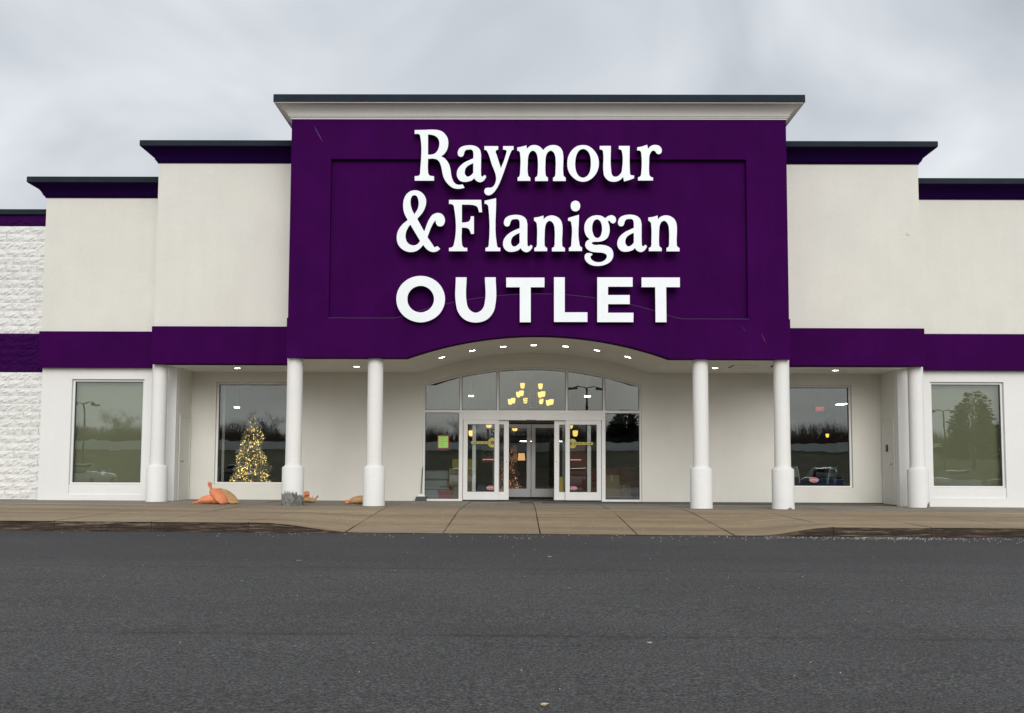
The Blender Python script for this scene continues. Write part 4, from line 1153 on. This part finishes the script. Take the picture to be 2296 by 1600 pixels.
def chair(x, y, rz, label):
    c = thing('dining_chair', (x, y, 0), label, 'chair', 'chairs in the right window')
    Rm = Matrix.Translation((x, y, 0)) @ Matrix.Rotation(rz, 4, 'Z')
    T = lambda pts: [tuple(Rm @ Vector(p)) for p in pts]
    MB().add(T([(a*.22, b*.21, z) for z in (.44, .49) for a, b in ((-1, -1), (1, -1), (1, 1), (-1, 1))]),
             [(0, 1, 2, 3), (4, 5, 6, 7)] + [(k, (k+1) % 4, 4+(k+1) % 4, 4+k) for k in range(4)]).build('seat', 'chair_dark', c, bevel=.015)
    for a in (-1, 1):
        MB().tube(T([(a*.19, -.19, -.001), (a*.19, -.18, .44)]), .016, 6).build('leg', 'car_silver', c)
        MB().tube(T([(a*.19, .22, -.001), (a*.19, .19, .44), (a*.185, .21, .7), (a*.17, .27, .96)]), .016, 6).build('back_post', 'mattress_white', c)
    MB().add(T([(-.17, .225, .66), (.17, .225, .66), (.16, .275, .95), (-.16, .275, .95), (-.17, .245, .66), (.17, .245, .66), (.16, .295, .95), (-.16, .295, .95)]),
             [(0, 1, 2, 3), (4, 5, 6, 7), (0, 1, 5, 4), (1, 2, 6, 5), (2, 3, 7, 6), (3, 0, 4, 7)]).build('backrest', 'car_silver', c)
chair(7.35, 28.6, .5, 'dining chair with pale frame nearest the column in the right recessed window')
chair(8.0, 28.4, -2.4, 'dining chair with pale frame in the middle of the right recessed window')
chair(8.5, 29.0, 1.8, 'dining chair with pale frame at the right of the recessed window')

# lit Christmas trees
def xmas_tree(name, x, y, h, r, label, nl, nlight, pink=False):
    rnd = random.Random(nl)
    tr = thing(name, (x, y, 0), label, 'Christmas tree')
    MB().tube([(x, y, -.001), (x, y, h*.95)], [.035, .008], 8).build('trunk', 'bark', tr)
    lf, lg = MB(), MB()
    def prof(t):                       # tiered outline
        return r*(1-t)**.86*(.80 + .24*abs(sin(t*9.5 + .4))) + .035
    for i in range(nl):
        t = 1 - sqrt(rnd.random()) if rnd.random() < .85 else rnd.random()
        t = min(.985, t)
        a = rnd.uniform(0, 2*pi)
        rr = prof(t)*(rnd.random()**.40)*(.82 + .6*noise.noise((cos(a)*2.4, sin(a)*2.4, t*8)))
        p = Vector((x + rr*cos(a), y + rr*sin(a), .14 + (h-.14)*t + .03*rr))
        d = Vector((cos(a), sin(a), rnd.uniform(-.5, .7))).normalized()
        d = (d + Vector((rnd.uniform(-.6, .6), rnd.uniform(-.6, .6), rnd.uniform(-.4, .4)))).normalized()
        L = rnd.uniform(.05, .10); w = rnd.uniform(.012, .02)
        s = d.orthogonal().normalized()*w; s.rotate(Matrix.Rotation(rnd.uniform(0, 6.28), 3, d))
        lf.add([p - s*.4, p + d*L*.5 + s, p + d*L, p + d*L*.5 - s], [(0, 1, 2, 3)])
    for i in range(nlight):
        t = min(.97, 1 - sqrt(rnd.random())*.99)
        a = rnd.uniform(0, 2*pi)
        if noise.noise((cos(a)*3, sin(a)*3, t*11)) < rnd.uniform(-.35, .25):
            continue
        rr = prof(t)*rnd.uniform(.74, 1.04)*(.86 + .6*noise.noise((cos(a)*2.4, sin(a)*2.4, t*8)))
        p = Vector((x + rr*cos(a), y + rr*sin(a), .14 + (h-.14)*t))
        q = .0045 + .0085*rnd.random()**2
        lg.add([p+Vector(v)*q for v in ((1, 0, 0), (0, 1, 0), (-1, 0, 0), (0, -1, 0), (0, 0, 1.4), (0, 0, -1.4))],
               [(0, 1, 4), (1, 2, 4), (2, 3, 4), (3, 0, 4), (1, 0, 5), (2, 1, 5), (3, 2, 5), (0, 3, 5)])
    for k in range(9):
        t = rnd.uniform(.05, .6); a = rnd.uniform(pi, 2*pi); rr = prof(t)*.92
        MB().lathe([(.004, -.03), (.022, -.02), (.03, 0), (.022, .02), (.004, .03)], (x + rr*cos(a), y + rr*sin(a), .14 + (h-.14)*t), 10).build('ornament', 'red_paint', tr, smooth=True)
    tag(lf.build('needles', 'fir_needles', tr), kind='stuff')
    tag(lg.build('string_lights', 'tree_light_pink' if pink else 'tree_light', tr), kind='stuff')
xmas_tree('christmas_tree', -7.70, 27.95, 2.30, .60, 'Christmas tree covered in gold lights in the left recessed window', 13000, 3000)
xmas_tree('christmas_tree', -.78, 33.6, 1.75, .38, 'small dark Christmas tree with pink lights seen through the open doors', 2500, 700, True)

# ---------------------------------------------------------------- what the glass mirrors: cars, poles, wall, trees behind the camera
def car(x, y, rz, paint, label, L=4.5, H=1.46):
    c = thing('parked_car', (x, y, zlot(x, y)), label, 'car', 'cars parked in the lot mirrored in the windows')
    Rm = Matrix.Translation((x, y, zlot(x, y))) @ Matrix.Rotation(rz, 4, 'Z')
    W = .88
    sec = [(-L/2, .35, .55, .80), (-L/2+.12, .22, .80, .86), (-L/2+.9, .20, .92, .88), (-L/2+1.5, .20, .97, .88), (0, .20, .98, .88), (L/2-1.0, .20, .98, .88), (L/2-.15, .24, .90, .84), (L/2, .4, .62, .76)]
    v, f = [], []
    for px, z0, z1, w in sec:
        v += [(px, -w*.96, z0), (px, -w, (z0+z1)/2), (px, -w*.90, z1), (px, w*.90, z1), (px, w, (z0+z1)/2), (px, w*.96, z0)]
    n = len(sec)
    f = [(i*6+k, i*6+(k+1) % 6, (i+1)*6+(k+1) % 6, (i+1)*6+k) for i in range(n-1) for k in range(6)] + [tuple(range(6)), tuple((n-1)*6+k for k in range(6))]
    T = lambda vv: [tuple(Rm @ Vector(p)) for p in vv]
    b = MB().add(T(v), f).build('body', paint, c, smooth=40, bevel=.03)
    cab = [(-L/2+1.25, .78), (-L/2+1.95, .62), (.2, .60), (L/2-1.2, .62), (L/2-.45, .76)]
    zt = [.95, H-.06, H, H-.04, .97]
    v = []
    for (px, w), z in zip(cab, zt):
        v += [(px, -w, z), (px, w, z), (px, w*1.0 + (.10 if z > 1 else .02), .93), (px, -w*1.0 - (.10 if z > 1 else .02), .93)]
    f = [(i*4+k, i*4+(k+1) % 4, (i+1)*4+(k+1) % 4, (i+1)*4+k) for i in range(4) for k in range(4)]
    MB().add(T(v), f).build('cabin_glass', 'car_glass', c, smooth=40)
    MB().add(T([(cab[1][0]-.05, -.60, H-.045), (cab[1][0]-.05, .60, H-.045), (cab[3][0]+.1, .60, H-.03), (cab[3][0]+.1, -.60, H-.03), (.2, -.59, H+.012), (.2, .59, H+.012)]),
             [(0, 1, 5, 4), (4, 5, 2, 3)]).build('roof', paint, c)
    for sx in (-L/2+.85, L/2-.85):
        for sy in (-1, 1):
            w = MB().tube(T([(sx, sy*.70, .32), (sx, sy*.89, .32)]), .32, 20).build('wheel', 'tyre', c)
            MB().tube(T([(sx, sy*.86, .32), (sx, sy*.895, .32)]), .19, 14).build('rim', 'car_chrome', w)
    for sy in (-1, 1):
        MB().add(T([(-L/2+.0, sy*.45, .62), (-L/2+.0, sy*.78, .62), (-L/2+.1, sy*.80, .78), (-L/2+.1, sy*.45, .78)]), [(0, 1, 2, 3)]).build('headlight', 'car_chrome', c)
cars = [(-26, -9, 1.6, 'car_silver', 'silver car'), (-17.5, -8.5, 1.5, 'car_black', 'black car'), (-13, -9, 1.6, 'car_white', 'white car'), (-4.2, -15, 1.55, 'car_white', 'white car'),
        (3.4, -14.6, 1.62, 'car_silver', 'silver car'), (14.5, -9, 1.57, 'car_white', 'white car'), (18, -8.8, 1.6, 'car_blue', 'dark blue car'), (25, -9, 1.55, 'car_silver', 'silver car'), (29, -9.2, 1.5, 'car_black', 'black car')]
spotlab = ['mirrored low in the left wing window', 'mirrored low in the left recessed window', 'mirrored beside the tree in the left recessed window', 'mirrored low in the left door glass',
           'mirrored low in the right door glass', 'mirrored nearest the column in the right recessed window', 'mirrored at the right of the recessed window',
           'mirrored low in the right wing window', 'mirrored at the far edge of the right wing window']
for (x, y, rz, p, nm), sl in zip(cars, spotlab):
    car(x, y, rz, p, nm + ' ' + sl)
def lamp_post(x, y, h, label):
    z0 = zlot(x, y)
    c = thing('lamp_post', (x, y, z0), label, 'lamp post', 'parking lot lamp posts')
    MB().lathe([(.3, -.05), (.3, .7), (.09, .71), (.06, h)], (x, y, z0), 12).build('pole', 'dark_grey', c)
    for s in (-1, 1):
        MB().tube([(x, y, z0+h), (x+s*.5, y, z0+h+.12), (x+s*.9, y, z0+h+.05)], .035, 6).build('arm', 'dark_grey', c)
        MB().box(x+s*.9-.32, x+s*.9+.32, y-.2, y+.2, z0+h-.08, z0+h+.045).build('lamp_head', 'dark_grey', c, bevel=.02)
lamp_post(3.9, -12., 6.6, 'dark twin-arm lamp post mirrored in the right arched pane')
lamp_post(-37., -34., 6.8, 'twin-arm lamp post mirrored in the left wing window')
lamp_post(34.5, -33., 6.6, 'twin-arm lamp post mirrored in the right wing window')
rw = tag(MB().box(-230, 230, -57.6, -57.2, 2.5, 3.5).build('roadside_wall', 'concrete_pale'), 'long pale roadside wall mirrored across the shop windows', 'wall')

def bare_tree_mesh(seed, h):
    rnd = random.Random(seed)
    tk, tw = MB(), MB()
    def grow(p, d, L, r, depth):
        n = 3
        pts = [p]; q = p.copy(); dd = d.copy()
        for i in range(n):
            dd = (dd + Vector((rnd.uniform(-.22, .22), rnd.uniform(-.22, .22), rnd.uniform(-.05, .16)))).normalized()
            q = q + dd*(L/n); pts.append(q.copy())
        rs = [r*(1-.45*i/n) for i in range(n+1)]
        (tk if depth < 2 else tw).tube(pts, rs, 6 if depth < 2 else 3)
        if depth >= 5:
            return
        for k in range(rnd.choice((3, 3, 4)) if depth else 6):
            i = rnd.randint(1, n); a = rnd.uniform(0, 2*pi)
            o = dd.orthogonal().normalized(); o.rotate(Matrix.Rotation(a, 3, dd))
            nd = (dd*rnd.uniform(.6, 1.1) + o*rnd.uniform(.5, 1.) + Vector((0, 0, .25))).normalized()
            grow(pts[i], nd, L*rnd.uniform(.58, .78), max(.012, rs[i]*.55), depth+1)
    grow(Vector((0, 0, -.3)), Vector((0, 0, 1)), h*.36, h*.018, 0)
    a, b = tk.mesh('trunk', 'bark'), tw.mesh('crown', 'twig')
    return a, b
tms = [bare_tree_mesh(s, 8.) for s in (3, 11, 25)]
rnd = random.Random(5)
txs = lin(-62, 62, 20)
for i, x in enumerate(txs):
    a, b = tms[i % 3]
    y = -66 - 8*rnd.random()
    x += rnd.uniform(-2, 2)
    tr = thing('bare_tree', (x, y, 2.8), 'leafless tree in the row behind the roadside wall, mirrored in the shop glass', 'tree', 'bare trees behind the roadside wall')
    s = rnd.uniform(.5, .85)
    tr.scale = (s, s, s); tr.rotation_euler = (0, 0, rnd.uniform(0, 6.28))
    for me, nm in ((a, 'trunk'), (b, 'crown')):
        o = bpy.data.objects.new(nm, me); COL.objects.link(o); o.parent = tr
und = MB()
for i in range(26000):
    x = rnd.uniform(-80, 80); y = rnd.uniform(-84, -72)
    hm = 3.3*(1 + .45*noise.noise((x*.09, 0, 0)) + .3*noise.noise((x*.4, y*.2, 0)))
    hh = hm*(1 - rnd.random()**2.2*.85)
    w = .022 + .03*rnd.random(); lx = rnd.uniform(-.8, .8)
    z0 = 2.6 + rnd.random()*hh*.5
    und.add([(x-w, y, z0), (x+w, y, z0), (x+lx, y+rnd.uniform(-.3, .3), 2.7+hh)], [(0, 1, 2)])
tag(und.build('far_brush', 'twig'), 'brown leafless brush beyond the roadside wall, mirrored in the glass', 'brush', kind='stuff')
def evergreen(x, y, z0, h, r, label):
    tr = thing('evergreen_tree', (x, y, z0), label, 'tree')
    MB().tube([(x, y, z0-.3), (x, y, z0+h*.95)], [.22, .03], 8).build('trunk', 'bark', tr)
    rn = random.Random(int(x*10)); lf = MB()
    for i in range(5200):
        t = 1 - sqrt(rn.random()); a = rn.uniform(0, 2*pi)
        rr = r*(1-t)**.55*(.55 + .5*abs(sin(t*9 + 3*noise.noise((cos(a), sin(a), t*3)))))*(1 + .5*noise.noise((cos(a)*1.5, sin(a)*1.5, t*5)))*rn.random()**.45
        p = Vector((x + rr*cos(a), y + rr*sin(a), z0 + .8 + (h-.8)*t))
        d = Vector((cos(a), sin(a), rn.uniform(-.3, .5))).normalized()
        s = d.orthogonal().normalized()*.09; s.rotate(Matrix.Rotation(rn.uniform(0, 6.28), 3, d))
        lf.add([p - s*.3, p + d*.22 + s, p + d*.48, p + d*.22 - s], [(0, 1, 2, 3)])
    lf.build('crown', 'evergreen_needles', tr)
evergreen(43.5, -48., 1.0, 7.4, 3.0, 'dark evergreen mirrored at the right of the right wing window')
evergreen(11.4, -62., 2.8, 4.4, 2.4, 'dark evergreen mirrored in the right entrance side pane')

# ---------------------------------------------------------------- small litter on the asphalt
def scrap(x, y, w, d, mat, name, label, cat, grp, rz=0., curl=.012):
    z = zlot(x, y)
    n = 5
    v = []
    for j in range(n):
        for i in range(n):
            a, b = (i/(n-1)-.5), (j/(n-1)-.5)
            k = 1 if name != 'fallen_leaf' else (1 - (2*b)**2)**.5*(.9 if i in (0, n-1) else 1) + .02
            lx, ly = a*w*k, b*d
            px = x + lx*cos(rz) - ly*sin(rz); py = y + lx*sin(rz) + ly*cos(rz)
            v.append((px, py, z + .006 + curl*(4*a*a + 1.5*b*b) + .004*noise.noise((lx*40, ly*40, x))))
    f = [(j*n+i, j*n+i+1, (j+1)*n+i+1, (j+1)*n+i) for j in range(n-1) for i in range(n-1)]
    m = MB().add(v, f)
    m.add([(p[0], p[1], p[2]-.003) for p in v], [tuple(reversed(q)) for q in f])
    tag(m.build(name, mat, smooth=True), label, cat, grp)
scrap(-.26, 5.72, .055, .035, 'leaf_tan', 'fallen_leaf', 'pale tan leaf curled on the asphalt near the bottom of the picture', 'leaf', None, .4, .008)
for x, y, w, lab in ((-3.15, 12.9, .055, 'in the upper left, left of the entrance ramp'), (-1.85, 11.9, .065, 'left of centre, below the ramp joint'),
                     (.0, 13.6, .05, 'just below the entrance ramp, centre'), (.55, 7.6, .035, 'in the middle of the lot, right of centre'),
                     (7.6, 12.1, .05, 'at the far right edge of the lot')):
    scrap(x, y, w, w*.5, 'litter_white', 'paper_scrap', 'tiny white paper scrap on the asphalt, ' + lab, 'litter', 'white scraps on the lot', random.uniform(-.5, .5), .003)
gr = MB()
def grain(x, y, z, s):
    gr.add([(x+s, y, z), (x, y+s, z), (x-s, y, z), (x, y-s, z), (x, y, z+s*.9), (x, y, z-s*.5)],
           [(0, 1, 4), (1, 2, 4), (2, 3, 4), (3, 0, 4), (1, 0, 5), (2, 1, 5), (3, 2, 5), (0, 3, 5)])
rnd = random.Random(9)
for i in range(520):
    x = rnd.gauss(5.6, 1.3) if i < 430 else rnd.uniform(-9, 9)*rnd.random()
    y = 17.10 - abs(rnd.gauss(0, .28 if i < 430 else .5))
    grain(x, y, zlot(x, y)+.004, rnd.uniform(.004, .0095))
for i in range(80):
    x = rnd.uniform(-5, 5); y = rnd.uniform(6, 17)
    grain(x, y, zlot(x, y)+.003, rnd.uniform(.003, .006))
for i in range(140):
    x = rnd.uniform(-9, 9); y = rnd.uniform(17.4, 26)
    grain(x, y, zwalk(x, y)+.004, rnd.uniform(.004, .009))
tag(gr.build('salt_grains', 'salt'), 'scattered white de-icing salt along the kerb', 'salt', kind='stuff')
